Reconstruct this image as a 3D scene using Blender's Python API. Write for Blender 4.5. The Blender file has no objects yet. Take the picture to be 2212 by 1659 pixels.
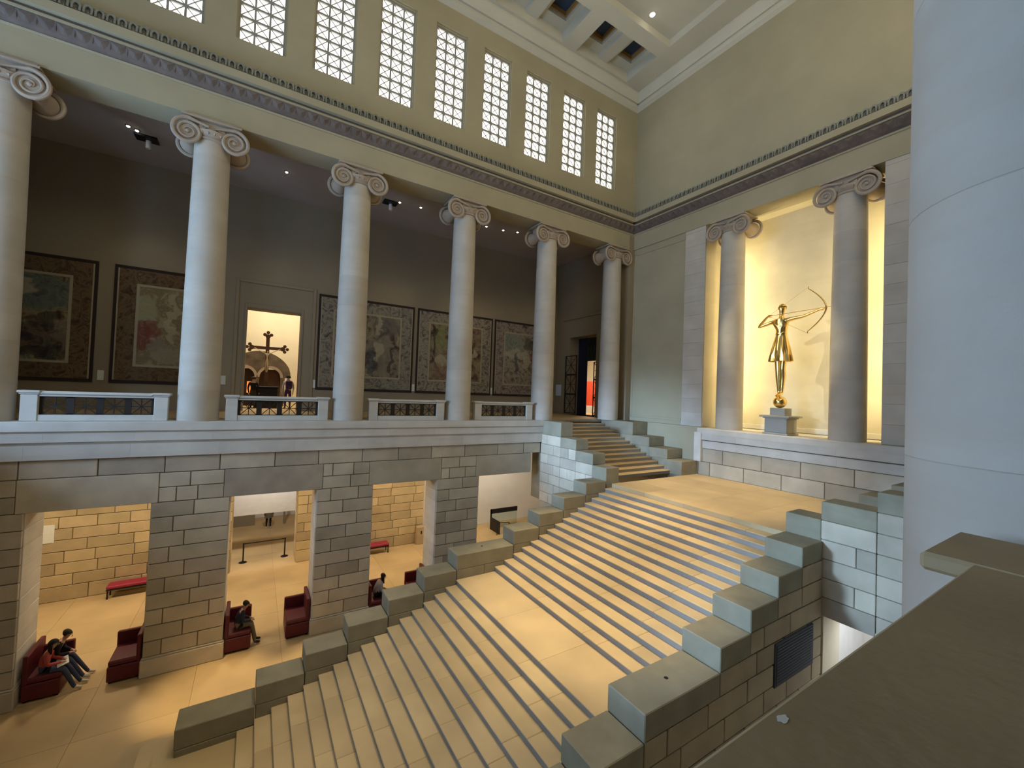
import bpy, bmesh, math, random
from mathutils import Vector, Matrix
from itertools import product

scene = bpy.context.scene
col = scene.collection
rng = random.Random(7)

# ------------------------------------------------------------------ camera
FPX, YAW, PITCH, ROLL = 889.687, 1.015396, 0.024072, 0.036954
cy, sy, cp, sp = math.cos(YAW), math.sin(YAW), math.cos(PITCH), math.sin(PITCH)
fw = Vector((cy*cp, sy*cp, sp)); rt = Vector((sy, -cy, 0)); upv = rt.cross(fw)
cr, sr = math.cos(ROLL), math.sin(ROLL)
r2 = rt*cr + upv*sr; u2 = -rt*sr + upv*cr
cam_d = bpy.data.cameras.new('camera'); cam = bpy.data.objects.new('camera', cam_d); col.objects.link(cam)
cam_d.sensor_fit = 'HORIZONTAL'; cam_d.sensor_width = 36.0; cam_d.lens = 36.0*FPX/2212.0
cam_d.clip_start = 0.05; cam_d.clip_end = 200
M = Matrix((( r2.x, u2.x, -fw.x, 0), (r2.y, u2.y, -fw.y, 0), (r2.z, u2.z, -fw.z, 1.55), (0,0,0,1)))
cam.matrix_world = M
scene.camera = cam
scene.unit_settings.scale_length = 0.8        # one unit is about 0.8 m

# ------------------------------------------------------------------ world, exposure, large lights
scene.view_settings.view_transform = 'Standard'
scene.view_settings.look = 'None'
scene.view_settings.gamma = 1.0
scene.view_settings.use_curve_mapping = False
scene.view_settings.exposure = 0.0
world = bpy.data.worlds.new('overcast'); scene.world = world
world.use_nodes = True
world.node_tree.nodes['Background'].inputs[0].default_value = (0.75, 0.85, 1.0, 1)
world.node_tree.nodes['Background'].inputs[1].default_value = 0.6
PANE_L = 3.2          # clerestory panes
PANE_R = 5.6
PANE_W = 12.0         # tall entrance windows behind the camera

def spot(name, loc, tgt, energy, color, angle=60, blend=0.6, size=0.15):
    d = bpy.data.lights.new(name, 'SPOT'); d.energy = energy; d.color = color
    d.spot_size = math.radians(angle); d.spot_blend = blend; d.shadow_soft_size = size
    o = bpy.data.objects.new(name, d); col.objects.link(o); o.location = loc
    o.rotation_euler = (Vector(tgt)-Vector(loc)).to_track_quat('-Z','Y').to_euler()
    return o
def area(name, loc, tgt, energy, color, sx, sy_):
    d = bpy.data.lights.new(name, 'AREA'); d.energy = energy; d.color = color
    d.shape = 'RECTANGLE'; d.size = sx; d.size_y = sy_
    o = bpy.data.objects.new(name, d); col.objects.link(o); o.location = loc
    o.rotation_euler = (Vector(tgt)-Vector(loc)).to_track_quat('-Z','Y').to_euler()
    return o
WARM = (1.0, 0.76, 0.44); WARM2 = (1.0, 0.80, 0.52); GOLD = (1.0, 0.83, 0.46)
# warm downlights in the hall ceiling, over the stair and the floor
for i, (x, y, tx, ty, tz, e, an) in enumerate([(0.5, 10.9, 0, 12.0, -9, 3000, 32), (5.5, 10.9, 5, 11, -6.5, 8200, 33), (11.5, 10.9, 11, 11, -4.5, 28000, 25),
        (18.4, 12.0, 18.9, 11.6, -2.8, 18000, 28), (-4.5, 14, -0.9, 18.7, -9.7, 34000, 9), (0, 15.5, 2.6, 18.2, -9.7, 26000, 8)]):
    spot('hall_downlight_light', (x, y, 22.9), (tx, ty, tz), e, WARM, an, 0.8, 0.25)
spot('stair_flight_light', (18.4, 13, 22.9), (18.4, 17.5, -1.5), 3000, WARM, 20, 0.6, 0.2)
# added unseen cool spots that brighten the flight wall, parapet ends and end wall
spot('added_cool_light', (-15.4, 12.0, 3.2), (15.4, 17.6, -0.8), 56000, (0.42, 0.64, 1.0), 17, 1.0, 1.3)
spot('added_cool_light', (-15.4, 12.0, 3.2), (13.5, 5.2, -3.6), 30000, (0.42, 0.66, 1.0), 17, 0.8, 1.3)
spot('added_cool_light', (-15.4, 12.0, 3.2), (22.4, 11.5, -1.6), 26000, (0.48, 0.70, 1.0), 13, 0.9, 1.3)
# ambulatory behind the piers
for x in (-9.5, -4.9, 0.9, 6.7, 12.5):
    area('ambulatory_light', (x, 26.0, -1.75), (x, 26.2, -9), 240, (1.0, 0.83, 0.58), 1.2, 1.2)
# ------------------------------------------------------------------ material helpers
def new_mat(name):
    m = bpy.data.materials.new(name); m.use_nodes = True
    nt = m.node_tree; b = nt.nodes['Principled BSDF']
    return m, nt, b
def stone(name, c, var=0.10, rough=0.8, bump=0.25, scale=3.0, rnd=0.0, streak=0.0, tint=(0.55,0.47,0.33), spec=0.25):
    m, nt, b = new_mat(name); N = nt.nodes; L = nt.links
    tc = N.new('ShaderNodeTexCoord'); geo = N.new('ShaderNodeNewGeometry')
    mp = N.new('ShaderNodeMapping'); L.new(geo.outputs['Position'], mp.inputs[0])
    n1 = N.new('ShaderNodeTexNoise'); n1.inputs['Scale'].default_value = scale*0.35; n1.inputs['Detail'].default_value = 6
    L.new(mp.outputs[0], n1.inputs[0])
    n2 = N.new('ShaderNodeTexNoise'); n2.inputs['Scale'].default_value = scale*6; n2.inputs['Detail'].default_value = 4
    L.new(mp.outputs[0], n2.inputs[0])
    def mix(a, bb, f, mode='MIX'):
        x = N.new('ShaderNodeMix'); x.data_type = 'RGBA'; x.blend_type = mode
        for s, v in ((x.inputs[0], f), (x.inputs[6], a), (x.inputs[7], bb)):
            if hasattr(v, 'is_linked') or hasattr(v, 'links'): L.new(v, s)
            elif isinstance(v, tuple): s.default_value = (*v, 1)
            else: s.default_value = v
        return x.outputs[2]
    r = N.new('ShaderNodeMapRange'); r.inputs[1].default_value = 0.3; r.inputs[2].default_value = 0.7
    L.new(n1.outputs[0], r.inputs[0])
    lo = tuple(max(0, v*(1-var*1.3)) for v in c); hi = tuple(min(1, v*(1+var)) for v in c)
    out = mix(lo, hi, r.outputs[0])
    if streak > 0:
        mp2 = N.new('ShaderNodeMapping'); mp2.inputs['Scale'].default_value = (0.25, 0.25, 3.0); L.new(geo.outputs['Position'], mp2.inputs[0])
        n3 = N.new('ShaderNodeTexNoise'); n3.inputs['Scale'].default_value = 1.3; n3.inputs['Detail'].default_value = 5; L.new(mp2.outputs[0], n3.inputs[0])
        r3 = N.new('ShaderNodeMapRange'); r3.inputs[1].default_value = 0.45; r3.inputs[2].default_value = 0.75; r3.inputs[4].default_value = streak
        L.new(n3.outputs[0], r3.inputs[0])
        out = mix(out, tint, r3.outputs[0])
    if rnd > 0:
        oi = N.new('ShaderNodeObjectInfo')
        r4 = N.new('ShaderNodeMapRange'); r4.inputs[3].default_value = 1-rnd; r4.inputs[4].default_value = 1+rnd*0.7
        L.new(oi.outputs['Random'], r4.inputs[0])
        hs = N.new('ShaderNodeHueSaturation'); L.new(r4.outputs[0], hs.inputs['Value']); L.new(out, hs.inputs['Color'])
        r5 = N.new('ShaderNodeMath'); r5.operation = 'FRACT'; m7 = N.new('ShaderNodeMath'); m7.operation = 'MULTIPLY'; m7.inputs[1].default_value = 7.31
        L.new(oi.outputs['Random'], m7.inputs[0]); L.new(m7.outputs[0], r5.inputs[0])
        r6 = N.new('ShaderNodeMapRange'); r6.inputs[3].default_value = 0.5-rnd*0.025; r6.inputs[4].default_value = 0.5+rnd*0.02
        L.new(r5.outputs[0], r6.inputs[0]); L.new(r6.outputs[0], hs.inputs['Hue'])
        out = hs.outputs[0]
    L.new(out, b.inputs['Base Color'])
    b.inputs['Roughness'].default_value = rough; b.inputs['Specular IOR Level'].default_value = spec
    if bump > 0:
        bp = N.new('ShaderNodeBump'); bp.inputs['Strength'].default_value = bump; bp.inputs['Distance'].default_value = 0.02
        L.new(n2.outputs[0], bp.inputs['Height']); L.new(bp.outputs[0], b.inputs['Normal'])
    return m
def plain(name, c, rough=0.6, metal=0.0, emit=None, es=0.0, spec=0.4):
    m, nt, b = new_mat(name)
    n = nt.nodes.new('ShaderNodeTexNoise'); n.inputs['Scale'].default_value = 9; n.inputs['Detail'].default_value = 3
    mx = nt.nodes.new('ShaderNodeMix'); mx.data_type = 'RGBA'
    mx.inputs[6].default_value = (*[v*0.88 for v in c], 1); mx.inputs[7].default_value = (*[min(1, v*1.08) for v in c], 1)
    nt.links.new(n.outputs[0], mx.inputs[0]); nt.links.new(mx.outputs[2], b.inputs['Base Color'])
    b.inputs['Roughness'].default_value = rough; b.inputs['Metallic'].default_value = metal
    b.inputs['Specular IOR Level'].default_value = spec
    if emit: b.inputs['Emission Color'].default_value = (*emit, 1); b.inputs['Emission Strength'].default_value = es
    return m

LIME = (0.50, 0.45, 0.36)
M_block = stone('ashlar', (0.55, 0.48, 0.36), 0.12, 0.85, 0.35, 3, 0.24)
M_block_shade = stone('ashlar_shaded', (0.43, 0.35, 0.235), 0.12, 0.85, 0.35, 3, 0.15)  # same ashlar, painted darker and browner for the near parapet's shaded outer face
M_back = stone('mortar', (0.20, 0.165, 0.11), 0.10, 0.95, 0.2)
M_amb = stone('ambulatory_ashlar', (0.52, 0.40, 0.22), 0.10, 0.85, 0.35, 3, 0.22)
M_smooth = stone('dressed_limestone', (0.62, 0.585, 0.515), 0.08, 0.75, 0.12, 3, 0.05, 0.25, (0.42, 0.38, 0.32))
M_drum = stone('column_limestone', (0.53, 0.48, 0.40), 0.08, 0.7, 0.12, 3, 0.07, 0.45, (0.50, 0.40, 0.29))
M_cap = stone('carved_limestone', (0.42, 0.34, 0.26), 0.10, 0.75, 0.2, 4)
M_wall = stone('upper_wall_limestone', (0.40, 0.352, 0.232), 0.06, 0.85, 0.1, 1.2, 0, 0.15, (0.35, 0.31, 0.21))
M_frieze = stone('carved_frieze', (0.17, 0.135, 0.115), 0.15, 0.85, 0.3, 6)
M_crest = stone('crest_stone', (0.25, 0.245, 0.20), 0.12, 0.85, 0.3, 5)
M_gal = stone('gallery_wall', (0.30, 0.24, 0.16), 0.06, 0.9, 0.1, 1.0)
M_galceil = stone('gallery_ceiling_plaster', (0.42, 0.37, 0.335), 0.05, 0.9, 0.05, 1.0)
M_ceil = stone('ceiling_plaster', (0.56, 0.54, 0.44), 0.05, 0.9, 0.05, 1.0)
M_floor = stone('floor_stone', (0.58, 0.41, 0.20), 0.14, 0.5, 0.05, 1.2, 0.06, 0.3, (0.50, 0.30, 0.15), 0.35)
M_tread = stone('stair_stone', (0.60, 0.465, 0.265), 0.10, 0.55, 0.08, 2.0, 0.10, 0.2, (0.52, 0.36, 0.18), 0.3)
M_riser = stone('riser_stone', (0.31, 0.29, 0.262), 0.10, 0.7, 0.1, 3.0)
M_cope = stone('coping_stone', (0.31, 0.28, 0.195), 0.12, 0.85, 0.2, 4, 0.06, 0.3, (0.23, 0.215, 0.15))
M_rail_shade = stone('rail_limestone_shaded', (0.37, 0.275, 0.155), 0.12, 0.75, 0.15, 4, 0, 0.3, (0.28, 0.21, 0.115))  # same limestone; its shade is put into this darker, browner colour
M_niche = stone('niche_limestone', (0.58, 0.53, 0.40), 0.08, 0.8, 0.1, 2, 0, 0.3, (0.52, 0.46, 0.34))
M_blue = plain('blue_panel', (0.035, 0.055, 0.10), 0.8)
M_gilt = plain('gilt_trim', (0.36, 0.20, 0.06), 0.6)
M_bronze = plain('dark_bronze', (0.045, 0.036, 0.03), 0.45, 0.6)
M_red = plain('red_leather', (0.11, 0.010, 0.016), 0.5)
M_crimson = plain('crimson_cushion', (0.33, 0.025, 0.05), 0.6)  # brighter crimson for the ambulatory bench cushions
M_gold = plain('gilding', (0.95, 0.66, 0.24), 0.24, 1.0)
M_ped = stone('pedestal_stone', (0.38, 0.37, 0.33), 0.06, 0.7, 0.1, 4)
M_white = plain('white_paint', (0.80, 0.77, 0.72), 0.8)
M_cream = plain('cream_paint', (0.74, 0.66, 0.49), 0.85)
M_black = plain('black_metal', (0.012, 0.012, 0.014), 0.4, 0.3)
M_label = plain('label_card', (0.72, 0.72, 0.64), 0.8)
M_frame = plain('window_bars', (0.30, 0.29, 0.26), 0.6)
M_wood = plain('dark_wood', (0.11, 0.05, 0.03), 0.5)
M_grey = plain('grey_steel', (0.035, 0.037, 0.045), 0.6)
M_skin = plain('skin', (0.52, 0.30, 0.21), 0.6)
M_hair = plain('dark_hair', (0.012, 0.010, 0.010), 0.7)
M_lamp = plain('lamp_lens', (1, 1, 1), 0.5, 0, (1.0, 0.93, 0.80), 14.0)
M_pane = plain('bright_pane', (0.8, 0.8, 0.8), 0.5, 0, (1.0, 0.985, 0.90), PANE_L)
M_pane_r = plain('bright_pane_opposite', (0.8, 0.8, 0.8), 0.5, 0, (1.0, 0.90, 0.69), PANE_R)
M_pane_w = plain('daylight_pane', (0.8, 0.8, 0.8), 0.5, 0, (0.40, 0.63, 1.0), PANE_W)
mg, ntg, bg_ = new_mat('clear_glass'); bg_.inputs['Base Color'].default_value = (0.75, 0.85, 0.80, 1)
bg_.inputs['Transmission Weight'].default_value = 1.0; bg_.inputs['Roughness'].default_value = 0.05; bg_.inputs['IOR'].default_value = 1.1
M_glass = mg

# ------------------------------------------------------------------ geometry helpers
def props(o, label=None, cat=None, group=None, kind=None):
    if label: o['label'] = label
    if cat: o['category'] = cat
    if group: o['group'] = group
    if kind: o['kind'] = kind
    return o
def empty(name, loc=(0,0,0), label=None, cat=None, group=None, kind=None, rz=0):
    o = bpy.data.objects.new(name, None); col.objects.link(o); o.location = loc; o.rotation_euler = (0,0,rz)
    o.empty_display_size = 0.2
    return props(o, label, cat, group, kind)
def link(name, me, mat=None, parent=None, loc=None):
    o = bpy.data.objects.new(name, me); col.objects.link(o)
    if mat is not None and len(me.materials) == 0: me.materials.append(mat)
    if parent is not None: o.parent = parent
    if loc is not None: o.location = loc
    return o
def mesh(name, vs, fs, mat, parent=None, smooth=False, loc=None):
    me = bpy.data.meshes.new(name); me.from_pydata([tuple(v) for v in vs], [], fs); me.update()
    if smooth: me.polygons.foreach_set('use_smooth', [True]*len(me.polygons))
    return link(name, me, mat, parent, loc)
BF = [(0,2,3,1), (4,5,7,6), (0,1,5,4), (2,6,7,3), (0,4,6,2), (1,3,7,5)]
class MB:
    def __init__(s): s.v = []; s.f = []
    def add(s, vs, fs):
        n = len(s.v); s.v += [tuple(v) for v in vs]; s.f += [tuple(i+n for i in f) for f in fs]; return s
    def box(s, x0, x1, y0, y1, z0, z1):
        return s.add([(x, y, z) for x in (x0, x1) for y in (y0, y1) for z in (z0, z1)], BF)
    def bar(s, a, b, w, d=None, up=None):
        a = Vector(a); b = Vector(b); d = d or w; t = (b-a).normalized()
        up = Vector(up) if up else (Vector((0,0,1)) if abs(t.z) < 0.95 else Vector((1,0,0)))
        n = t.cross(up).normalized(); m = n.cross(t).normalized()
        vs = [p + n*sx*w/2 + m*sz*d/2 for p in (a, b) for sx in (-1, 1) for sz in (-1, 1)]
        return s.add(vs, BF)
    def tube(s, pts, rad, n=8, closed=False):
        pts = [Vector(p) for p in pts]; rads = rad if isinstance(rad, (list, tuple)) else [rad]*len(pts)
        rings = []; prev = None
        for i, p in enumerate(pts):
            t = (pts[min(i+1, len(pts)-1)] - pts[max(i-1, 0)]).normalized()
            if prev is None:
                a = Vector((0,0,1)) if abs(t.z) < 0.9 else Vector((1,0,0)); prev = t.cross(a).normalized()
            nrm = (prev - t*prev.dot(t)).normalized(); prev = nrm; bn = t.cross(nrm)
            rings.append([p + (nrm*math.cos(2*math.pi*k/n) + bn*math.sin(2*math.pi*k/n))*rads[i] for k in range(n)])
        vs = [v for r in rings for v in r]; fs = []
        for i in range(len(rings)-1):
            for k in range(n): fs.append((i*n+k, i*n+(k+1)%n, (i+1)*n+(k+1)%n, (i+1)*n+k))
        fs.append(tuple(range(n))[::-1]); fs.append(tuple(range((len(rings)-1)*n, len(rings)*n)))
        return s.add(vs, fs)
    def lathe(s, prof, n=24, c=(0,0,0), axis='z'):
        vs = []; fs = []
        for r, h in prof:
            for k in range(n):
                a = 2*math.pi*k/n; x, y = r*math.cos(a), r*math.sin(a)
                p = {'z': (x, y, h), 'y': (x, h, y), 'x': (h, x, y)}[axis]
                vs.append((p[0]+c[0], p[1]+c[1], p[2]+c[2]))
        for i in range(len(prof)-1):
            for k in range(n): fs.append((i*n+k, i*n+(k+1)%n, (i+1)*n+(k+1)%n, (i+1)*n+k))
        fs.append(tuple(range(n))); fs.append(tuple(range((len(prof)-1)*n, len(prof)*n)))
        return s.add(vs, fs)
    def build(s, name, mat, parent=None, smooth=False, loc=None, fix=True):
        me = bpy.data.meshes.new(name); me.from_pydata(s.v, [], s.f); me.update()
        if fix:
            bm = bmesh.new(); bm.from_mesh(me); bmesh.ops.recalc_face_normals(bm, faces=bm.faces); bm.to_mesh(me); bm.free()
        if smooth:
            me.polygons.foreach_set('use_smooth', [True]*len(me.polygons))
            try: me.set_sharp_from_angle(angle=math.radians(40))
            except Exception: pass
        return link(name, me, mat, parent, loc)
def box(name, x0, x1, y0, y1, z0, z1, mat, parent=None):
    return MB().box(x0, x1, y0, y1, z0, z1).build(name, mat, parent, fix=False)
_cache = {}
def cmesh(sx, sy_, sz, c, mat):
    key = (round(sx, 3), round(sy_, 3), round(sz, 3), c, mat.name)
    if key in _cache: return _cache[key]
    h = (sx/2, sy_/2, sz/2); c = min(c, 0.45*min(sx, sy_, sz)); V = []; cs = list(product((0, 1), repeat=3))
    for q in cs:
        for a in range(3):
            V.append(tuple((1 if q[i] else -1)*(h[i] if i == a else h[i]-c) for i in range(3)))
    ix = lambda q, a: cs.index(tuple(q))*3 + a
    F = []
    for a in range(3):
        b, d = [i for i in range(3) if i != a]
        for sgn in (0, 1):
            f = []
            for (p, q) in ((0,0), (1,0), (1,1), (0,1)):
                k = [0,0,0]; k[a] = sgn; k[b] = p; k[d] = q; f.append(ix(k, a))
            F.append(f)
        for p, q in product((0, 1), repeat=2):
            k0 = [0,0,0]; k0[b] = p; k0[d] = q; k1 = k0[:]; k1[a] = 1
            F.append([ix(k0, b), ix(k1, b), ix(k1, d), ix(k0, d)])
    for q in cs: F.append([ix(q, 0), ix(q, 1), ix(q, 2)])
    G = []
    for f in F:
        p = [Vector(V[i]) for i in f]; n = (p[1]-p[0]).cross(p[2]-p[0]); m = sum(p, Vector())/len(p)
        G.append(f if n.dot(m) > 0 else f[::-1])
    me = bpy.data.meshes.new('chamfered_block'); me.from_pydata(V, [], G); me.update(); me.materials.append(mat)
    _cache[key] = me
    return me
def cbox(name, x0, x1, y0, y1, z0, z1, mat, parent=None, c=0.02):
    me = cmesh(x1-x0, y1-y0, z1-z0, c, mat)
    return link(name, me, None, parent, ((x0+x1)/2, (y0+y1)/2, (z0+z1)/2))
def prism(name, prof, axis, a0, a1, mat, parent=None):
    # prof: outline in the plane across the axis; axis 'x': (y,z); axis 'y': (x,z)
    n = len(prof); vs = []
    for a in (a0, a1):
        for (p, z) in prof: vs.append((a, p, z) if axis == 'x' else (p, a, z))
    fs = [tuple(range(n)), tuple(range(n, 2*n))[::-1]] + [(i, (i+1) % n, n+(i+1) % n, n+i) for i in range(n)]
    mb = MB().add(vs, fs); return mb.build(name, mat, parent)
def struct(name, label, cat='wall'):
    return empty(name, (0,0,0), label, cat, None, 'structure')
def courses(parent, axis, plane, sign, a0, a1, z0, z1, ch, length, mat, skip=None, first=0, depth=0.10, jit=0.25, name='block', gap=0.034):
    """Courses of ashlar on a vertical plane; axis = the axis the wall runs along; sign = outward direction."""
    n = max(1, round((z1-z0)/ch)); hz = (z1-z0)/n
    for i in range(n):
        zt = z1 - i*hz; zb = zt - hz
        x = a0; odd = (i+first) % 2
        cuts = [a0]; xx = a0 + length*(0.5 if odd else 1.0)*(1+rng.uniform(-jit, jit))
        while xx < a1 - 0.35*length:
            cuts.append(xx); xx += length*(1+rng.uniform(-jit, jit))
        cuts.append(a1)
        for p, q in zip(cuts, cuts[1:]):
            segs = [(p, q)] if skip is None else skip(p, q, zb, zt)
            for (s, e) in segs:
                if e - s < 0.08: continue
                wall_block(parent, axis, plane, sign, s, e, zb, zt, mat, depth, name, gap)
def wall_block(parent, axis, plane, sign, s, e, zb, zt, mat, depth=0.10, name='block', gap=0.034):
    g = gap/2; pr = plane + sign*rng.uniform(0, 0.008)
    lo, hi = sorted((pr, pr - sign*depth))
    if axis == 'x': cbox(name, s+g, e-g, lo, hi, zb+g, zt-g, mat, parent, 0.014)
    else: cbox(name, lo, hi, s+g, e-g, zb+g, zt-g, mat, parent, 0.014)

# ------------------------------------------------------------------ key dimensions
D, S, X00 = 21.19, 5.793, -7.761            # colonnade axis, bay, first column
CX = [X00 + k*S for k in range(6)]
BAYS = [X00 + (k+0.5)*S for k in range(-2, 4)]
YW, EW = 20.72, 22.79                        # clerestory wall plane, end wall plane
ZA = 12.22                                   # underside of the architrave
FL, LAND = -9.72, -2.785
DZ = (LAND-FL)/36; DX = 0.4423
SX0, SX1 = 15.449, 7.064
YL, YR = 15.0, 6.79                          # inner faces of the stair parapets
YLo, YRo = 15.95, 5.73
YP = 20.64                                   # lower wall plane
YG, XG = 28.75, 22.3                         # gallery back wall, gallery end wall
XC = 15.04                                   # outer face of the upper-flight parapets
MIR = 21.79                                  # mirror: Y -> MIR - Y

# ------------------------------------------------------------------ floors
fl = struct('floor', 'honey coloured stone floor of the lower hall', 'floor')
box('slab_bed', -16, 30, 1.2, 46, FL-0.3, FL-0.03, M_floor, fl)
fx = [-16 + 2.9*i for i in range(17)]; fy = [1.2 + 2.8*i for i in range(17)]
for i in range(16):
    for j in range(16):
        x0, x1, y0, y1 = fx[i], fx[i+1], fy[j], fy[j+1]
        if x1 > 30 or (y0 < 15 and x0 > -1): continue
        if y0 > 33 and (x0 > 8 or x1 < -6): continue
        cbox('floor_slab', x0+0.003, x1-0.003, y0+0.003, y1-0.003, FL-0.06, FL, M_floor, fl, 0.004)

# ------------------------------------------------------------------ left wall, lower storey (piers, lintels, ledge)
wl = struct('wall_left', 'ashlar lower left wall with square piers and wide lintels', 'wall')
XE = XC
def open_skip(p, q, zb, zt):
    """cut openings and lintels out of a stretch of course"""
    segs = [(p, q)]
    for b in BAYS:
        if zt <= -3.13 + 0.05: h = 1.64
        elif zt <= -1.98 + 0.05: h = 1.86
        else: h = 0
        if h == 0: continue
        out = []
        for s, e in segs:
            if e <= b-h or s >= b+h: out.append((s, e)); continue
            if s < b-h: out.append((s, b-h))
            if e > b+h: out.append((b+h, e))
        segs = out
    return segs
courses(wl, 'x', YP, -1, -13.2, XE, -1.99, -1.33, 0.66, 1.95, M_block, first=1, jit=0.12)
for k in range(-1, 5):                        # masonry above and between the openings, pier by pier
    a0 = (BAYS[k+1] - S + 1.64) if k > -2 else -13
    a1 = a0 + S - 3.28
    if a0 > XE: continue
    a1 = min(a1, XE)
    courses(wl, 'x', YP, -1, max(a0+0.22, -13.2), a1-0.22 if a1 < XE else a1, -3.13, -1.99, 0.57, 0.95, M_block, first=k, jit=0.3)
    courses(wl, 'x', YP, -1, a0, a1, -8.98, -3.13, 0.585, 1.28, M_block, first=k, jit=0.18)
    box('pier_core', a0+0.05, a1-0.05, YP+0.03, YP+1.63, FL, -1.33, M_back, wl)
    cbox('plinth', a0-0.05, a1+0.05 if a1 < XE else a1, YP-0.06, YP+1.72, FL, -9.06, M_block, wl, 0.03)
    cbox('plinth_moulding', a0-0.025, a1+0.025 if a1 < XE else a1, YP-0.03, YP+1.69, -9.06, -8.98, M_block, wl, 0.03)
    for (xx, sg) in ((a0, -1), (a1, 1)):       # jamb faces
        if xx >= XE: continue
        courses(wl, 'y', xx, sg, YP+0.11, YP+1.66, -8.98, -3.13, 0.585, 3.0, M_smooth, depth=0.06, gap=0.008)
for b in BAYS:
    if b-1.86 > XE: continue
    cbox('lintel', b-1.855, b+1.855, YP-0.012, YP+1.66, -3.13, -1.995, M_block, wl, 0.015)
box('wall_core', -13.2, XE, YP+0.04, YP+1.6, -1.98, -0.05, M_back, wl)
# ledge mouldings under the colonnade
Yl = 20.36
lg = struct('trim_1', 'moulded stone ledge running under the left colonnade', 'ledge')
prism('ledge_cap', [(Yl, -0.33), (Yl, -0.02), (Yl+0.03, 0.0), (Yl+1.6, 0.0), (Yl+1.6, -0.33)], 'x', -13.2, XE, M_smooth, lg)
prism('ledge_fillet', [(Yl+0.10, -0.40), (Yl+0.03, -0.34), (Yl+0.3, -0.33), (Yl+0.3, -0.40)], 'x', -13.2, XE, M_smooth, lg)
xs = [-13.2 + 2.36*i for i in range(12)] + [XE]
for a, b in zip(xs, xs[1:]):
    cbox('fascia_stone', a, b, Yl+0.08, Yl+0.35, -0.72, -0.40, M_smooth, lg, 0.006)
prism('ledge_groove', [(Yl+0.20, -0.82), (Yl+0.13, -0.72), (Yl+0.35, -0.72), (Yl+0.35, -0.82)], 'x', -13.2, XE, M_smooth, lg)
xs = [-12.0 + 2.71*i for i in range(10)] + [XE]
for a, b in zip([-13.2]+xs, xs):
    if b > a: cbox('fascia_stone', a, b, Yl+0.14, Yl+0.4, -1.33, -0.82, M_smooth, lg, 0.006)

# ------------------------------------------------------------------ ambulatory behind the piers
YB = 29.65
wb = struct('wall_back', 'honey lit ashlar wall at the back of the ambulatory', 'wall')
def amb_skip(p, q, zb, zt):
    out = []
    for s, e in [(p, q)]:
        if e <= -0.84 or s >= 2.6: out.append((s, e)); continue
        if s < -0.84: out.append((s, -0.84))
        if e > 2.6: out.append((2.6, e))
    return out
courses(wb, 'x', YB, -1, -11.2, 11.05, -8.98, -3.2, 0.578, 1.5, M_amb, amb_skip, jit=0.25)
courses(wb, 'x', YB, -1, -11.2, 11.05, FL, -8.98, 0.74, 2.2, M_amb, amb_skip, jit=0.2)
courses(wb, 'x', YB, -1, -11.2, 11.05, -3.2, -1.5, 0.578, 2.2, M_amb, jit=0.2)
box('wall_core', -16, -0.89, YB+0.03, YB+1.35, FL, -1.5, M_back, wb)
box('wall_core', 2.65, 11.0, YB+0.03, YB+1.35, FL, -1.5, M_back, wb)
box('wall_core', -0.95, 2.7, YB+0.06, YB+1.35, -3.2, -1.5, M_back, wb)
for xx, sg in ((-0.84, 1), (2.6, -1)):
    courses(wb, 'y', xx, sg, YB+0.1, YB+1.4, FL, -3.2, 0.6, 2.2, M_amb, depth=0.07)
courses(wb, 'y', 11.05, 1, YB+0.1, YB+1.4, FL, -1.5, 0.6, 2.2, M_amb, depth=0.07)
cw = struct('ceiling_ambulatory', 'plaster ceiling of the ambulatory', 'ceiling')
box('ambulatory_soffit', -16, 30, YP+1.5, 32, -1.5, -1.3, M_galceil, cw)
# white room seen through the far right opening and the room beyond the middle passage
ww = struct('wall_white', 'white painted gallery wall seen through the far opening', 'wall')
box('painted_panel', 11.0, 24.5, 31.3, 31.5, FL, -1.5, M_white, ww)
box('skirting', 11.0, 24.5, 31.26, 31.32, FL, FL+0.14, M_cream, ww)
box('side_panel', 24.3, 24.5, 20.6, 31.4, FL, -1.5, M_white, ww)
area('white_room_light', (17.5, 27.8, -1.8), (17.0, 31.3, -6), 200, (1.0, 0.9, 0.75), 3, 1.0)
ws = struct('wall_beyond', 'pale walls of the shop room beyond the stanchions', 'wall')
box('far_panel', -6, 9, 41.0, 41.2, FL, -1.5, M_white, ws)
box('side_panel', -6.2, -6, 31.0, 41.2, FL, -1.5, M_white, ws)
box('side_panel', 9, 9.2, 31.0, 41.2, FL, -1.5, M_white, ws)
box('far_soffit', -6, 9, 31.0, 41.2, -1.5, -1.3, M_galceil, ws)
box('dark_panel', -1.6, 0.4, 38.9, 39.0, FL, -6.5, M_gal, ws)
cbox('partition_post', 2.35, 2.5, 38.4, 38.55, FL, -6.4, M_gal, ws, 0.01)
area('shop_light', (1.0, 36.0, -1.8), (1.0, 36.0, -9), 70, WARM2, 4, 3)
hd = box('hanging_screen', -0.95, 2.85, 33.0, 33.08, -7.28, -5.3, M_white)
props(hd, 'large blank white panel hanging across the middle passage', 'panel')
spot('panel_light', (1.0, 31.4, -2.2), (1.0, 33.0, -6.4), 900, (1.0, 0.95, 0.9), 90, 0.5, 0.3)

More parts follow.
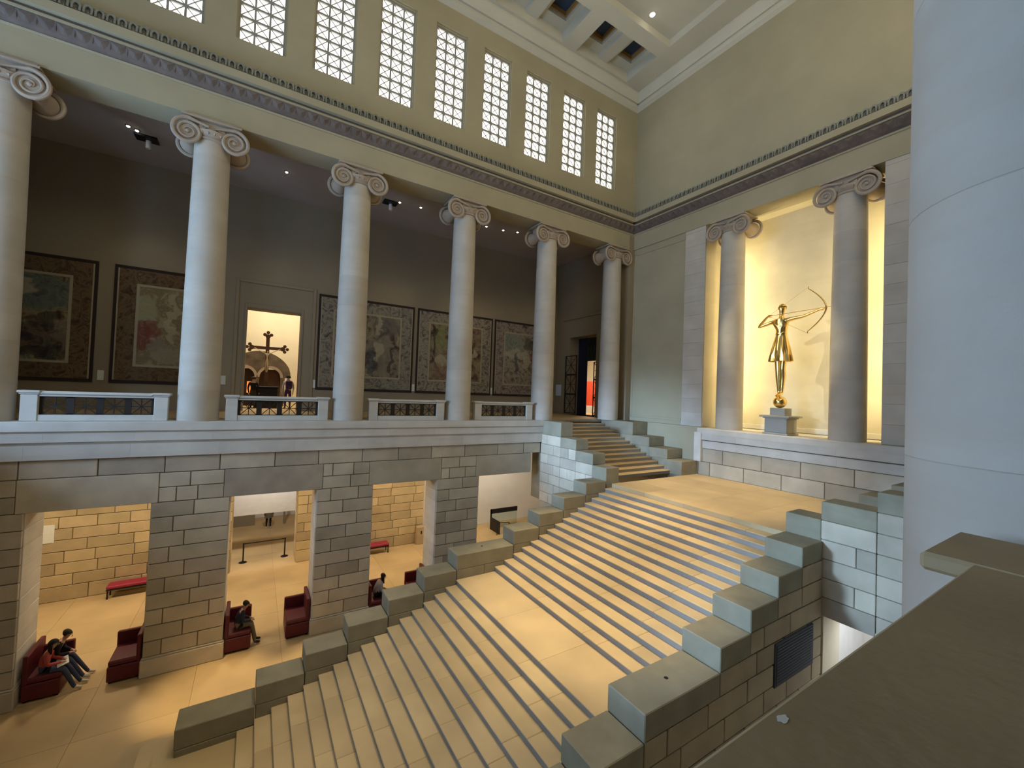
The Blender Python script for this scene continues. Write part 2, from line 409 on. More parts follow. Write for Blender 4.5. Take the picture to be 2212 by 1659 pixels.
# ------------------------------------------------------------------ main staircase
st = struct('stairs_main', 'broad honey stone staircase rising to the landing', 'staircase')
def tread_row(parent, x0, x1, z, seed, y0=YR, y1=YL, n=5, mat=None):
    r = random.Random(seed); w = (y1-y0)/n
    cuts = [y0] + [y0 + w*(i+1) + r.uniform(-0.45, 0.45)*w*0.7 for i in range(n-1)] + [y1]
    for a, b in zip(cuts, cuts[1:]):
        cbox('tread_slab', x0-0.028, x1, a+0.002, b-0.002, z-0.045, z, mat or M_tread, parent, 0.014)
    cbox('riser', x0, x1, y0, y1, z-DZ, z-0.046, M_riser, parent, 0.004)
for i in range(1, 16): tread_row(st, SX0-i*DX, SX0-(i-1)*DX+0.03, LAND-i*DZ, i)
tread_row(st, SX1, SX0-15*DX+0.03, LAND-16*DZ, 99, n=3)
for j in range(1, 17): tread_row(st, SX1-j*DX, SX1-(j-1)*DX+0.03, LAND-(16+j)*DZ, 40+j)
for k in range(4):
    for j in range(4):
        a = SX0 + (22.5-SX0)*k/4; b = SX0 + (22.5-SX0)*(k+1)/4; c = YR + (YL-YR)*j/4; d = YR + (YL-YR)*(j+1)/4
        if k == 0: a = SX0
        cbox('landing_slab', a+0.002, b-0.002, c+0.002, d-0.002, LAND-DZ, LAND, M_tread, st, 0.008)
def cham(x0, x1, y0, y1, c):
    return [(x0, y0+c), (x0, y1-c), (x0+c, y1), (x1, y1), (x1, y0), (x0+c, y0)]
for n, (x0, e) in enumerate(((-2.90, 1.74), (-2.45, 1.29), (-2.01, 0.82))):
    z1 = FL+DZ*(n+1)
    for nm, q, za_, zb_, mt in (('platform_tread', 0.0, z1-0.07, z1, M_tread), ('platform_riser', 0.03, FL, z1-0.07, M_riser)):
        p = cham(x0+q, 0.1, YR-e+q, YL+e-q, 0.14); m = len(p)
        MB().add([(x, y, za_) for x, y in p]+[(x, y, zb_) for x, y in p], [tuple(range(m)), tuple(range(m, 2*m))]+[(i, (i+1) % m, m+(i+1) % m, m+i) for i in range(m)]).build(nm, mt, st)
# parapets
FR = [13.73, 12.38, 11.02, 9.70, 7.06, 5.74, 4.42, 3.06, 1.76, 0.41, -1.54]
ZC, BZ = -2.63, 0.574
def parapet(name, label, y0, y1, outer):
    p = struct(name, label, 'parapet')
    for k, x in enumerate(FR):
        nx = FR[k-1] if k else XC
        zt = ZC - BZ*k
        cbox('coping_block', x, nx-0.004, y0, y1, zt-BZ, zt, M_cope, p, 0.02)
        box('parapet_core', x+0.03, nx, y0+0.05, y1-0.05, FL, zt-BZ+0.02, M_back, p)
        zi = zt-BZ
        # inner face under the coping
        iy, isg = (YL, -1) if outer == 1 else (YR, 1)
        low = max(FL, LAND - (XC-x)/DX*DZ*0.98 - 1.0)
        courses(p, 'x', iy, isg, x+0.02, nx, max(low, FL), zi, BZ, 1.32, M_cope, depth=0.06, gap=0.01)
        cbox('parapet_end', x+0.02, x+0.08, y0+0.01, y1-0.01, FL if k == len(FR)-1 else zi-BZ, zi, M_cope, p, 0.01)
    return p
pl = parapet('wall_stair_left', 'stepped stone parapet on the far side of the main stair', YL, YLo, 1)
prr = parapet('wall_stair_right', 'stepped stone parapet on the near side of the main stair', YRo, YR, -1)
for m in range(1, 12):
    zt = ZC - BZ*m; zb = max(zt-BZ, FL)
    if zb >= zt: continue
    a0 = FR[m-1] if m-1 < len(FR) else FR[-1]
    def gr_skip(p, q, zb_, zt_):
        out = []
        for s, e in [(p, q)]:
            if zt_ > -4.95 or zb_ < -6.15 or e <= 12.2 or s >= 14.45: out.append((s, e)); continue
            if s < 12.2: out.append((s, 12.2))
            if e > 14.45: out.append((14.45, e))
        return out
    courses(prr, 'x', YRo, -1, a0+0.01, XC-0.01, zb, zt, BZ, 1.5, M_block_shade, gr_skip, first=m, depth=0.05, jit=0.2)
gp = empty('vent_grille', (13.32, YRo-0.005, -5.55), 'dark steel ventilation grille set in the near stair parapet', 'grille')
cbox('grille_frame', -1.12, 1.12, -0.03, 0.05, -0.59, 0.60, M_grey, gp, 0.02)
for i in range(13): cbox('louvre', -1.04, 1.04, -0.045, -0.02, -0.52+i*0.082, -0.46+i*0.082, M_grey, gp, 0.006)

# upper flights, left and (mirrored) right
def upper(mirror):
    f = (lambda y: MIR - y) if mirror else (lambda y: y)
    def ys(a, b): return tuple(sorted((f(a), f(b))))
    side = 'right' if mirror else 'left'
    p = struct('wall_flight_'+side, 'stepped parapet and masonry of the %s upper flight' % ('near' if mirror else 'far'), 'parapet')
    cuts = [(15.0, 16.0, -2.0, 0.80), (16.0, 17.35, -1.42, 0.574), (17.35, 18.7, -0.84, 0.574), (18.7, 21.6, 0.0, 0.84)]
    for (a, b, zt, h) in cuts:
        y0, y1 = ys(a, b)
        cbox('coping_block', XC, XC+0.90, y0, y1, zt-h, zt, M_cope, p, 0.02)
        cbox('coping_block', 20.99, 22.42, y0, y1, zt-h, zt, M_cope, p, 0.02)
        box('parapet_core', 21.03, 22.45, y0+0.02, y1-0.02, LAND-0.6, zt-h+0.01, M_cope, p)
        box('parapet_core', XC+0.06, XC+0.87, y0+0.02, y1-0.02, -4.85, zt-h+0.01, M_cope, p)
        if mirror: sk = None
        ya, yb = ys(max(a, 15.95), min(b, 20.62) if not mirror else b)
        if yb > ya: courses(p, 'y', XC, -1, ya, yb, -4.9 if mirror else -6.6, zt-h, 0.574, 1.15, M_block, first=int(a), depth=0.06, jit=0.2, gap=0.018)
    if mirror:
        ya, yb = 1.15, f(21.6)
        if yb > ya: courses(p, 'y', XC, -1, ya, yb, -4.9, 0.0, 0.574, 1.15, M_block, depth=0.06)
        courses(p, 'y', XC, -1, 1.15, 3.0, FL, -4.9, 0.6, 1.15, M_block, depth=0.06)
        box('wall_core', XC+0.05, XC+0.85, 1.15, 3.0, FL, 0, M_back, p)
    steps = struct('stairs_'+side, '%s upper flight of honey stone steps to the gallery' % ('near' if mirror else 'far'), 'staircase')
    for n in range(14):
        z = LAND + DZ*(n+1) if n < 13 else 0.0
        a = 15.77 + 0.45*n; b = a + 0.48
        y0, y1 = ys(a, b)
        e0, e1 = (y0, y1+0.028) if mirror else (y0-0.028, y1)
        cbox('tread_slab', XC+0.9, 18.5, e0, e1, z-0.045, z, M_tread, steps, 0.014)
        cbox('tread_slab', 18.504, 20.99, e0, e1, z-0.045, z, M_tread, steps, 0.014)
        cbox('riser', XC+0.9, 20.99, y0, y1, z-DZ, z-0.046, M_riser, steps, 0.004)
upper(False); upper(True)
# passage under the near flight
ps = struct('door_1', 'lit doorway under the near upper flight', 'doorway')
box('jamb', XC+0.02, XC+1.2, 5.69, 5.95, FL, -4.9, M_cream, ps)
box('passage_soffit', XC+0.02, 19.0, 2.6, 6.0, -4.9, -4.8, M_white, ps)
box('passage_panel', 19.0, 19.1, 2.6, 6.0, FL, -4.8, M_white, ps)
box('passage_panel', XC+1.2, 19.0, 5.95, 6.05, FL, -4.8, M_white, ps)
area('passage_light', (17.0, 4.3, -4.95), (17.0, 4.4, -8), 70, (0.85, 0.92, 1.0), 1.4, 1.0)

# ------------------------------------------------------------------ end wall
we = struct('wall_end', 'pale limestone end wall with deep statue niche', 'wall')
NX = 25.5
box('upper_field', EW, EW+0.5, -8, 29, ZA+1.5, 24.2, M_wall, we)
box('wall_field', EW, EW+0.5, 15.0, 20.6, 0, ZA+1.5, M_wall, we)
box('wall_field', EW, EW+0.5, -8, 6.62, -0.1, ZA+1.5, M_wall, we)
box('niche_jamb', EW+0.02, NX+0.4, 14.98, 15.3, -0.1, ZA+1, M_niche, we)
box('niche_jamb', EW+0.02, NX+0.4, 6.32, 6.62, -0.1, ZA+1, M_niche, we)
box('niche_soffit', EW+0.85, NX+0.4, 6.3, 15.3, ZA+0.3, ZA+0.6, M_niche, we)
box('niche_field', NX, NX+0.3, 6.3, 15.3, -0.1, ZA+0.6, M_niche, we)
cbox('niche_skirting', NX-0.10, NX+0.05, 6.62, 14.98, 0, 0.28, M_smooth, we, 0.02)
for y0, y1 in ((15.0, 16.38), (5.2, 6.62)):         # pilasters beside the niche, built of courses
    z = 0.0; r = random.Random(3)
    while z < ZA:
        h = min(0.86*(1+r.uniform(-0.05, 0.05)), ZA-z)
        cbox('pilaster_stone', EW-0.05, EW+0.1, y0, y1, z+0.003, z+h-0.003, M_drum, we, 0.006); z += h
# raised frame round the plain panel between niche and corner
for (y0, y1, z0, z1) in ((16.42, 20.5, 11.75, 11.9), (16.42, 20.5, 0.25, 0.4)):
    cbox('panel_moulding', EW-0.035, EW+0.02, y0, y1, z0, z1, M_wall, we, 0.012)
for y in (20.4,):
    cbox('panel_moulding', EW-0.035, EW+0.02, y, y+0.12, 0.25, 11.9, M_wall, we, 0.012)
for ya, yb in ((14.98, 22.0), (-8, 1.3)): box('wall_core', EW-0.35, EW+0.5, ya, yb, -4.5, 0.0, M_wall, we)
# ledge and masonry below it
XLd = 22.34
prism('ledge_cap', [(XLd, -0.36), (XLd, -0.08), (XLd+0.04, -0.03), (NX, -0.03), (NX, -0.36)], 'y', 1.2, 14.98, M_smooth, we)
prism('ledge_cap', [(XLd+0.3, -0.36), (XLd+0.3, -0.02), (EW+0.3, -0.02), (EW+0.3, -0.36)], 'y', 14.98, 21.6, M_smooth, we)
ysq = [1.2 + 2.3*i for i in range(6)] + [14.98]
for a, b in zip(ysq, ysq[1:]):
    cbox('fascia_stone', XLd+0.06, XLd+0.4, a, b, -0.72, -0.36, M_smooth, we, 0.006)
    cbox('fascia_stone', XLd+0.14, XLd+0.4, a+0.0, b, -1.21, -0.78, M_smooth, we, 0.006)
courses(we, 'y', XLd+0.19, -1, 1.2, 14.98, LAND-0.02, -1.23, 0.72, 2.0, M_block, jit=0.15)
box('wall_core', XLd+0.22, EW+0.4, 1.2, 14.98, LAND-0.4, -0.4, M_back, we)
cbox('end_pier', XLd-0.05, XLd+0.5, 14.7, 15.15, -2.0, -0.3, M_smooth, we, 0.02)

# ------------------------------------------------------------------ entablature (left and end) with carved frieze and crest
def entab(name, label, axis, face, a0, a1, sg):
    """face = plane of the architrave; sg = outward direction along the other axis"""
    p = struct(name, label, 'entablature')
    o = lambda d: face + sg*d
    prism('architrave', [(o(0), ZA), (o(0), 13.33), (o(-1.35), 13.33), (o(-1.35), ZA)], axis, a0, a1, M_wall, p)
    prism('taenia', [(o(0.04), 13.27), (o(0.06), 13.35), (o(-0.3), 13.35), (o(-0.3), 13.27)], axis, a0, a1, M_wall, p)
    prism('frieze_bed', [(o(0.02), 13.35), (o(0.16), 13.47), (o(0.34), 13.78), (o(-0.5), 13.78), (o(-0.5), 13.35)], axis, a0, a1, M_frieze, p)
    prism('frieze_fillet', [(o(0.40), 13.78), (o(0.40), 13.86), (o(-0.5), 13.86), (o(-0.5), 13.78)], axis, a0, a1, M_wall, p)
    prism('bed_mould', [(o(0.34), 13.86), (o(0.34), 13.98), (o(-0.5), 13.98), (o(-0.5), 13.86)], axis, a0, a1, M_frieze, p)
    prism('corona', [(o(0.55), 13.98), (o(0.55), 14.28), (o(0.50), 14.33), (o(-0.5), 14.33), (o(-0.5), 13.98)], axis, a0, a1, M_wall, p)
    prism('crest_bed', [(o(0.42), 14.33), (o(0.36), 14.70), (o(-0.2), 14.74), (o(-0.2), 14.33)], axis, a0, a1, M_crest, p)
    def pt(a, d, z): return (a, o(d), z) if axis == 'x' else (o(d), a, z)
    # carved leaves of the frieze: bulging tongues (one joined run, too many to count)
    mb = MB(); a = a0 + 0.15; w = 0.46
    while a < a1 - 0.15:
        cpt = [(-0.5, 0.0), (-0.42, 0.5), (-0.2, 0.92), (0.2, 0.92), (0.42, 0.5), (0.5, 0.0)]
        ring = []
        for (u, v) in cpt:
            z = 13.76 - v*0.36; dd = 0.33 - v*0.27
            ring.append(pt(a + u*w*0.9, dd+0.015, z))
        mid = pt(a, 0.33 - 0.45*0.27 + 0.13, 13.76 - 0.42*0.36)
        n = len(ring); mb.add(ring+[mid], [(i, i+1, n) for i in range(n-1)] + [(n-1, 0, n)])
        q = a + w/2
        mb.add([pt(q-0.03, 0.31, 13.72), pt(q+0.03, 0.31, 13.72), pt(q, 0.06, 13.42), pt(q, 0.24, 13.55)], [(0, 1, 3), (1, 2, 3), (2, 0, 3)])
        a += w
    fo = mb.build('frieze_leaves', M_frieze, p, fix=False); fo['kind'] = 'stuff'
    # crest of palmettes
    mb = MB(); a = a0 + 0.2; w = 0.30
    while a < a1 - 0.2:
        for s_, h in ((-1, 1), (1, 1)):
            pass
        arc = [(-0.42, 0.02), (-0.44, 0.55), (-0.30, 0.85), (0.0, 1.0), (0.30, 0.85), (0.44, 0.55), (0.42, 0.02)]
        inn = [(-0.22, 0.02), (-0.24, 0.5), (-0.15, 0.68), (0.0, 0.76), (0.15, 0.68), (0.24, 0.5), (0.22, 0.02)]
        V = []; n = len(arc)
        for ring, dd in ((arc, 0.40), (arc, 0.52), (inn, 0.52), (inn, 0.40)):
            for (u, v) in ring: V.append(pt(a+u*w, dd - 0.06*v, 14.33+v*0.38))
        F = []
        for i in range(n-1):
            for r in range(3): F.append((r*n+i, r*n+i+1, (r+1)*n+i+1, (r+1)*n+i))
        mb.add(V, F)
        mb.add([pt(a-0.05, 0.43, 14.33), pt(a+0.05, 0.43, 14.33), pt(a, 0.40, 14.58), pt(a, 0.51, 14.40)], [(0, 1, 3), (1, 2, 3), (2, 0, 3)])
        a += w
    co = mb.build('crest_palmettes', M_crest, p, fix=False); co['kind'] = 'stuff'
    return p
entab('trim_2', 'carved entablature with palmette crest above the left colonnade', 'x', D-0.55, -16, EW+0.3, -1)
entab('trim_3', 'carved entablature with palmette crest across the end wall', 'y', EW-0.08, -2, D-0.3, -1)

# ------------------------------------------------------------------ clerestory wall with windows
wc = struct('wall_left_upper', 'plain limestone clerestory wall pierced by nine tall windows', 'wall')
ZB, ZT, WW = 16.072, 21.158, 1.667
WX = [-7.07 + S/2*j for j in range(1, 10)]
box('wall_field', -16, EW+0.3, YW, YW+0.7, 13.9, ZB-0.02, M_wall, wc)
box('wall_field', -16, EW+0.3, YW, YW+0.7, ZT+0.1, 24.2, M_wall, wc)
edges = [-16] + [v for x in WX for v in (x-0.09, x+WW+0.09)] + [EW+0.3]
for a, b in zip(edges[0::2], edges[1::2]): box('wall_field', a, b, YW, YW+0.7, ZB-0.02, ZT+0.1, M_wall, wc)
gril = None
for n, x in enumerate(WX):
    w = empty('window_%d' % (n+1), (x, YW+0.22, ZB), 'tall latticed clerestory window, number %d from the left edge of the wall' % (n+1), 'window', 'clerestory windows', 'structure')
    ords = ['leftmost', 'second', 'third', 'fourth', 'middle', 'fourth from the corner', 'third from the corner', 'second from the corner', 'last before the corner']
    w['label'] = 'tall latticed clerestory window, %s of the row of nine' % ords[n]
    if gril is None:
        mb = MB(); cw_, chh = WW/3, (ZT-ZB)/9
        for i in range(4): mb.box(i*cw_-0.04, i*cw_+0.04, -0.03, 0.05, 0, ZT-ZB)
        for i in range(10): mb.box(0, WW, -0.03, 0.05, i*chh-0.045, i*chh+0.045)
        gril = mb.build('lattice', M_frame, w)
        mb = MB()
        for i in range(3):
            for j in range(9):
                mb.bar((i*cw_, 0.0, j*chh), ((i+1)*cw_, 0.0, (j+1)*chh), 0.042, 0.03)
                mb.bar((i*cw_, 0.012, (j+1)*chh), ((i+1)*cw_, 0.012, j*chh), 0.042, 0.03)
        diag = mb.build('diagonal_bars', M_frame, w)
        mb = MB(); e = 0.09; z1 = ZT-ZB
        mb.box(-e, -0.035, -0.12, 0.1, -0.02, z1+e); mb.box(WW+0.035, WW+e, -0.12, 0.1, -0.02, z1+e); mb.box(-e, WW+e, -0.12, 0.1, z1+0.04, z1+e)
        fr = mb.build('window_frame', M_wall, w)
        pane = MB().box(-cw_/2+0.02, cw_/2-0.02, 0, 0.01, -chh/2+0.02, chh/2-0.02).build('pane', M_pane, w, fix=False)
        first = True; glazing = [(pane.data)]
        pane.location = (cw_/2, 0.08, chh/2)
    else:
        for src in (gril, diag, fr): link(src.name.split('.')[0], src.data, None, w)
        link('pane', pane.data, None, w, (cw_/2, 0.08, chh/2))
    for i in range(3):
        for j in range(9):
            if i == 0 and j == 0: continue
            link('pane', pane.data, None, w, (cw_*(i+0.5), 0.08, chh*(j+0.5)))

# right side (behind and above the camera): clerestory, gallery, ledge
wr = struct('wall_right', 'limestone wall and gallery on the near side of the hall', 'wall')
YWR = MIR - YW - 0.33
box('wall_field', -16, EW+0.3, YWR-0.7, YWR, ZA, ZB, M_wall, wr)
box('wall_field', -16, EW+0.3, YWR-0.7, YWR, ZT, 24.2, M_wall, wr)
for a, b in zip(edges[0::2], edges[1::2]): box('wall_field', a, b, YWR-0.7, YWR, ZB, ZT, M_wall, wr)
for x in WX: MB().box(x, x+WW, YWR-0.3, YWR-0.28, ZB, ZT).build('pane', M_pane_r, wr, fix=False)
box('gallery_floor', -16, EW, -7.5, 0.98, -0.5, 0.0, M_floor, wr)
box('gallery_soffit', -16, EW+0.3, -7.5, YWR-0.1, 13.0, 13.2, M_galceil, wr)
box('gallery_back', -16, EW+0.3, -7.7, -7.5, 0, 13.2, M_gal, wr)
box('lower_face', -16, XC, 0.5, 0.96, FL, -0.02, M_block, wr)
# far end behind the camera, with the tall entrance windows
wz = struct('wall_entrance', 'entrance end wall with tall daylight windows behind the viewer', 'wall')
box('wall_field', -16.3, -16, -7.7, 30, FL, 0.4, M_wall, wz)
box('wall_field', -16.3, -16, -7.7, 30, 8.0, 24.2, M_wall, wz)
box('gallery_light_block', -16.2, -9.6, 20.9, 21.5, 0, 12.3, M_wall, wz)  # unseen added wall, keeps entrance daylight out of the left gallery
box('entrance_balcony', -16.2, -8.7, 1.0, 20.3, -0.7, 0.0, M_smooth, wz)
ed = [-7.7, 4.6, 9.2, 10.0, 14.6, 15.4, 20.0, 30]
for a, b in zip(ed[0::2], ed[1::2]): box('wall_field', -16.3, -16, a, b, 0.4, 8.0, M_wall, wz)
for a, b in zip(ed[1::2], ed[2::2]): box('pane', -16.2, -16.18, a, b, 0.4, 8.0, M_pane_w, wz)

# ------------------------------------------------------------------ ceiling
ce = struct('ceiling', 'pale plaster coffered ceiling with blue panels', 'ceiling')
ZS = 23.3
def crown(axis, face, a0, a1, sg):
    o = lambda d: face + sg*d
    prism('crown_bead', [(o(0), 22.37), (o(0.20), 22.52), (o(0.24), 22.60), (o(-0.1), 22.60), (o(-0.1), 22.37)], axis, a0, a1, M_ceil, ce)
    prism('crown_hollow', [(o(0.16), 22.60), (o(0.24), 22.74), (o(-0.1), 22.74), (o(-0.1), 22.60)], axis, a0, a1, M_ceil, ce)
    prism('crown_cyma', [(o(0.36), 22.74), (o(0.42), 22.86), (o(0.56), 23.06), (o(0.64), 23.20), (o(0.64), ZS+0.02), (o(-0.1), ZS+0.02), (o(-0.1), 22.74)], axis, a0, a1, M_ceil, ce)
crown('x', YW, -16, EW, -1); crown('y', EW, -1, YW, -1); crown('x', YWR, -16, EW, 1)
YC0, YC1, YC2 = 19.9, 17.35, 16.45
box('margin', -16, EW, YC0, YW+0.1, ZS, 24.9, M_ceil, ce)
box('margin', 20.72, EW+0.1, YWR, YC0, ZS, 24.9, M_ceil, ce)
box('long_beam', -16, 20.72, YC2, YC1, ZS, 24.6, M_ceil, ce)
box('long_beam', -16, 20.72, MIR-YC1, MIR-YC2, ZS, 24.6, M_ceil, ce)
box('margin', -16, 20.72, YWR-0.1, MIR-YC0, ZS, 24.9, M_ceil, ce)
box('lid', -16, EW, YWR-0.7, YW+0.7, 24.9, 25.1, M_ceil, ce)
box('flat_panel', -16, 20.72, MIR-YC2, YC2, 23.75, 23.9, M_ceil, ce)
for k in range(-6, 1):
    xb = 15.64 + S*k; xa = xb + 0.54; xe = min(xb + S - 0.54, 20.72)
    for (y0, y1) in ((YC1, YC0), (MIR-YC0, MIR-YC1)):
        box('cross_beam', xb-0.54, xb+0.54, y0, y1, ZS, 24.6, M_ceil, ce)
        xm = (xa+xe)/2
        box('minor_beam', xm-0.4, xm+0.4, y0, y1, 23.72, 24.6, M_ceil, ce)
        for (a, b) in ((xa, xm-0.4), (xm+0.4, xe)):
            cf = empty('coffer', ((a+b)/2, (y0+y1)/2, 24.3)); cf.parent = ce
            w2, h2 = (b-a)/2, (y1-y0)/2
            box('coffer_panel', -w2, w2, -h2, h2, 0.15, 0.2, M_blue, cf)
            mb = MB(); t = 0.30
            mb.box(-w2, -w2+t, -h2, h2, -0.32, 0.15); mb.box(w2-t, w2, -h2, h2, -0.32, 0.15)
            mb.box(-w2+t, w2-t, -h2, -h2+t, -0.32, 0.15); mb.box(-w2+t, w2-t, h2-t*2.2, h2, -0.32, 0.15)
            mb.build('coffer_rim', M_ceil, cf, fix=False)
            mb = MB(); q = t+0.10
            mb.box(-w2+t, -w2+q, -h2+t, h2-t*2.2, -0.12, 0.15); mb.box(w2-q, w2-t, -h2+t, h2-t*2.2, -0.12, 0.15)
            mb.box(-w2+q, w2-q, -h2+t, -h2+q, -0.12, 0.15); mb.box(-w2+q, w2-q, h2-t*2.2-0.1, h2-t*2.2, -0.12, 0.15)
            mb.build('gilt_rim', M_gilt, cf, fix=False)

# ------------------------------------------------------------------ upper gallery behind the colonnade
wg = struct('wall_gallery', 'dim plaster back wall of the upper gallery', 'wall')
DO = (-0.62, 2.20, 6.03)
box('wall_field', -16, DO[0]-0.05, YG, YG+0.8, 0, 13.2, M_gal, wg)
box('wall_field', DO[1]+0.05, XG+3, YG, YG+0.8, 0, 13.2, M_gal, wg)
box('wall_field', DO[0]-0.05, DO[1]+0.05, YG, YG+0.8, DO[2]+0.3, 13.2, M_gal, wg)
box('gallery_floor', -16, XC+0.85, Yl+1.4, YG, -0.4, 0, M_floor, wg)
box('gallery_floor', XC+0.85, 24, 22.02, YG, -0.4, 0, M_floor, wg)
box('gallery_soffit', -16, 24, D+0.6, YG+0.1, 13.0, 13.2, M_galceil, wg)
ge = struct('wall_gallery_end', 'plaster wall closing the upper gallery, with a tall doorway', 'wall')
GD = (23.72, 26.92, 6.45)
box('wall_field', XG, XG+1.0, GD[1], YG, 0, 13.2, M_gal, ge)
box('wall_field', XG, XG+1.0, 20.6, GD[0], 0, 13.2, M_gal, ge)
box('wall_field', XG, XG+1.0, GD[0], GD[1], GD[2], 13.2, M_gal, ge)
cbox('door_cornice', XG-0.12, XG+0.02, GD[0]-0.5, GD[1]+0.9, 7.95, 8.12, M_gal, ge, 0.02)
# doorway in the gallery back wall: surround, frame
d2 = struct('door_2', 'stone framed gallery doorway opening on the lit room', 'doorway')
sf = lambda nm, x0, x1, z0, z1, pr=0.07: cbox(nm, x0, x1, YG-pr, YG+0.05, z0, z1, M_gal, d2, 0.02)
sf('surround', -1.24, -1.05, 0, 7.72); sf('surround', 2.83, 3.02, 0, 7.72); sf('surround', -1.05, 2.83, 7.53, 7.72)
sf('architrave_moulding', DO[0]-0.14, DO[0], 0, DO[2]+0.30, 0.05); sf('architrave_moulding', DO[1], DO[1]+0.14, 0, DO[2]+0.30, 0.05); sf('architrave_moulding', DO[0], DO[1], DO[2]+0.03, DO[2]+0.30, 0.05)
box('jamb_lining', DO[0]-0.05, DO[0], YG, YG+0.85, 0, DO[2], M_gal, d2); box('jamb_lining', DO[1], DO[1]+0.05, YG, YG+0.85, 0, DO[2], M_wood, d2)
box('head_lining', DO[0], DO[1], YG, YG+0.85, DO[2], DO[2]+0.05, M_gal, d2)
# lit room behind it
wm = struct('wall_room', 'cream walls of the lit room behind the gallery doorway', 'wall')
box('room_panel', -7, 9, 38.0, 38.2, -0.1, 10.2, M_cream, wm); box('room_panel', -7.2, -7, 29.5, 38.2, -0.1, 10.2, M_cream, wm)
box('room_panel', 9, 9.2, 29.5, 38.2, -0.1, 10.2, M_cream, wm); box('room_soffit', -7, 9, 29.5, 38.2, 10.0, 10.2, M_cream, wm)
box('room_floor', -7, 9, 28.7, 38.2, -0.3, 0.0, M_floor, wm)
area('room_light', (1.2, 33.5, 9.6), (1.2, 34.5, 0), 820, (1.0, 0.87, 0.64), 5, 4)

# ------------------------------------------------------------------ columns
def copy_tree(o, parent=None):
    c = o.copy(); col.objects.link(c)
    if parent is not None: c.parent = parent
    for ch in list(o.children): copy_tree(ch, c)
    return c
def make_column(name):
    root = empty(name, (0,0,0))
    H = 11.42; cuts = [0, 1.25, 2.75, 4.1, 5.45, 6.9, 8.2, 9.6, 10.75, H]
    rad = lambda z: 0.70 - 0.085*(z/H)**1.6
    for a, b in zip(cuts, cuts[1:]):
        prof = [(rad(a)-0.005, a), (rad(a), a+0.005)] + [(rad(a+(b-a)*t), a+(b-a)*t) for t in (0.33, 0.66)] + [(rad(b), b-0.005), (rad(b)-0.005, b)]
        MB().lathe(prof, 40).build('drum', M_drum, root, True, fix=False)
    # capital: a body block carrying the abacus, four spiral volutes, two bolsters and the echinus
    mb = MB(); mb.box(-1.0, 1.0, -0.70, 0.70, 12.08, 12.15); mb.box(-0.93, 0.93, -0.64, 0.64, 12.15, ZA+0.01)
    mb.box(-0.78, 0.78, -0.55, 0.55, 11.66, 12.08)
    cap = mb.build('capital', M_cap, root, fix=False)
    MB().lathe([(0.63, 11.34), (0.68, 11.37), (0.68, 11.43), (0.64, 11.45), (0.66, 11.48), (0.76, 11.62), (0.77, 11.70), (0.70, 11.74)], 36).build('echinus', M_cap, cap, True, fix=False)
    mb = MB()
    for i in range(22):
        a = 2*math.pi*i/22; c0 = Vector((0.73*math.cos(a), 0.73*math.sin(a), 11.585))
        vs = [c0 + Vector((0.06*math.cos(a)*s + -0.055*math.sin(a)*t, 0.06*math.sin(a)*s + 0.055*math.cos(a)*t, 0.075*u)) for s, t, u in ((1,0,0), (-1,0,0), (0,1,0), (0,-1,0), (0,0,1), (0,0,-1))]
        mb.add(vs, [(0,2,4), (2,1,4), (1,3,4), (3,0,4), (2,0,5), (1,2,5), (3,1,5), (0,3,5)])
    eg = mb.build('egg_moulding', M_cap, cap, True)
    VX, VZ = 0.77, 11.47
    for sx in (-1, 1):
        prof = [(0.02, -0.60), (0.37, -0.60), (0.385, -0.52), (0.35, -0.40), (0.27, -0.15), (0.25, 0.0), (0.27, 0.15), (0.35, 0.40), (0.385, 0.52), (0.37, 0.60), (0.02, 0.60)]
        MB().lathe(prof, 28, (sx*VX, 0, VZ), 'y').build('bolster', M_cap, cap, True, fix=False)
        for sy_ in (-1, 1):
            pts = []; rr = []
            n = 66; turns = 2.35
            yy = sy_*0.63
            for (t) in (0.0, 0.5):                       # straight run over the channel
                pts.append((sx*(0.10 + t*(VX-0.10)), yy, 12.0 - 0.13*(1-t)*0.4 - 0.10*(1-t))); rr.append(0.052)
            for i in range(n+1):
                f = i/n; th = math.pi/2 - sx*2*math.pi*turns*f
                R_ = 0.53*(1-f)**0.9*0.82 + 0.075
                if i < 6: R_ = R_ + 0.02*(1 - i/6)
                pts.append((sx*VX + R_*math.cos(th), yy, VZ + R_*math.sin(th)*(1.0) + (0.0)))
                rr.append(0.060*(1-f)+0.022)
            MB().tube(pts, rr, 7).build('volute', M_cap, cap, True)
            MB().lathe([(0.0, -0.02), (0.075, -0.02), (0.07, 0.03), (0.03, 0.055), (0.0, 0.06)] if sy_ > 0 else [(0.0, -0.06), (0.03, -0.055), (0.07, -0.03), (0.075, 0.02), (0.0, 0.02)], 12, (sx*VX, yy, VZ), 'y').build('volute_eye', M_cap, cap, True, fix=False)
    mb = MB()                                            # palmette leaves between the volutes
    for sy_ in (-1, 1):
        for sx in (-1, 1):
            for i in range(3):
                a = math.radians(25+30*i); p0 = Vector((sx*0.40, sy_*0.575, 11.74)); d = Vector((-sx*math.cos(a), 0, math.sin(a)))
                mb.bar(p0, p0+d*(0.26-0.03*i), 0.05, 0.05)
    mb.build('leaf_ornament', M_cap, cap)
    return root
proto = make_column('column')
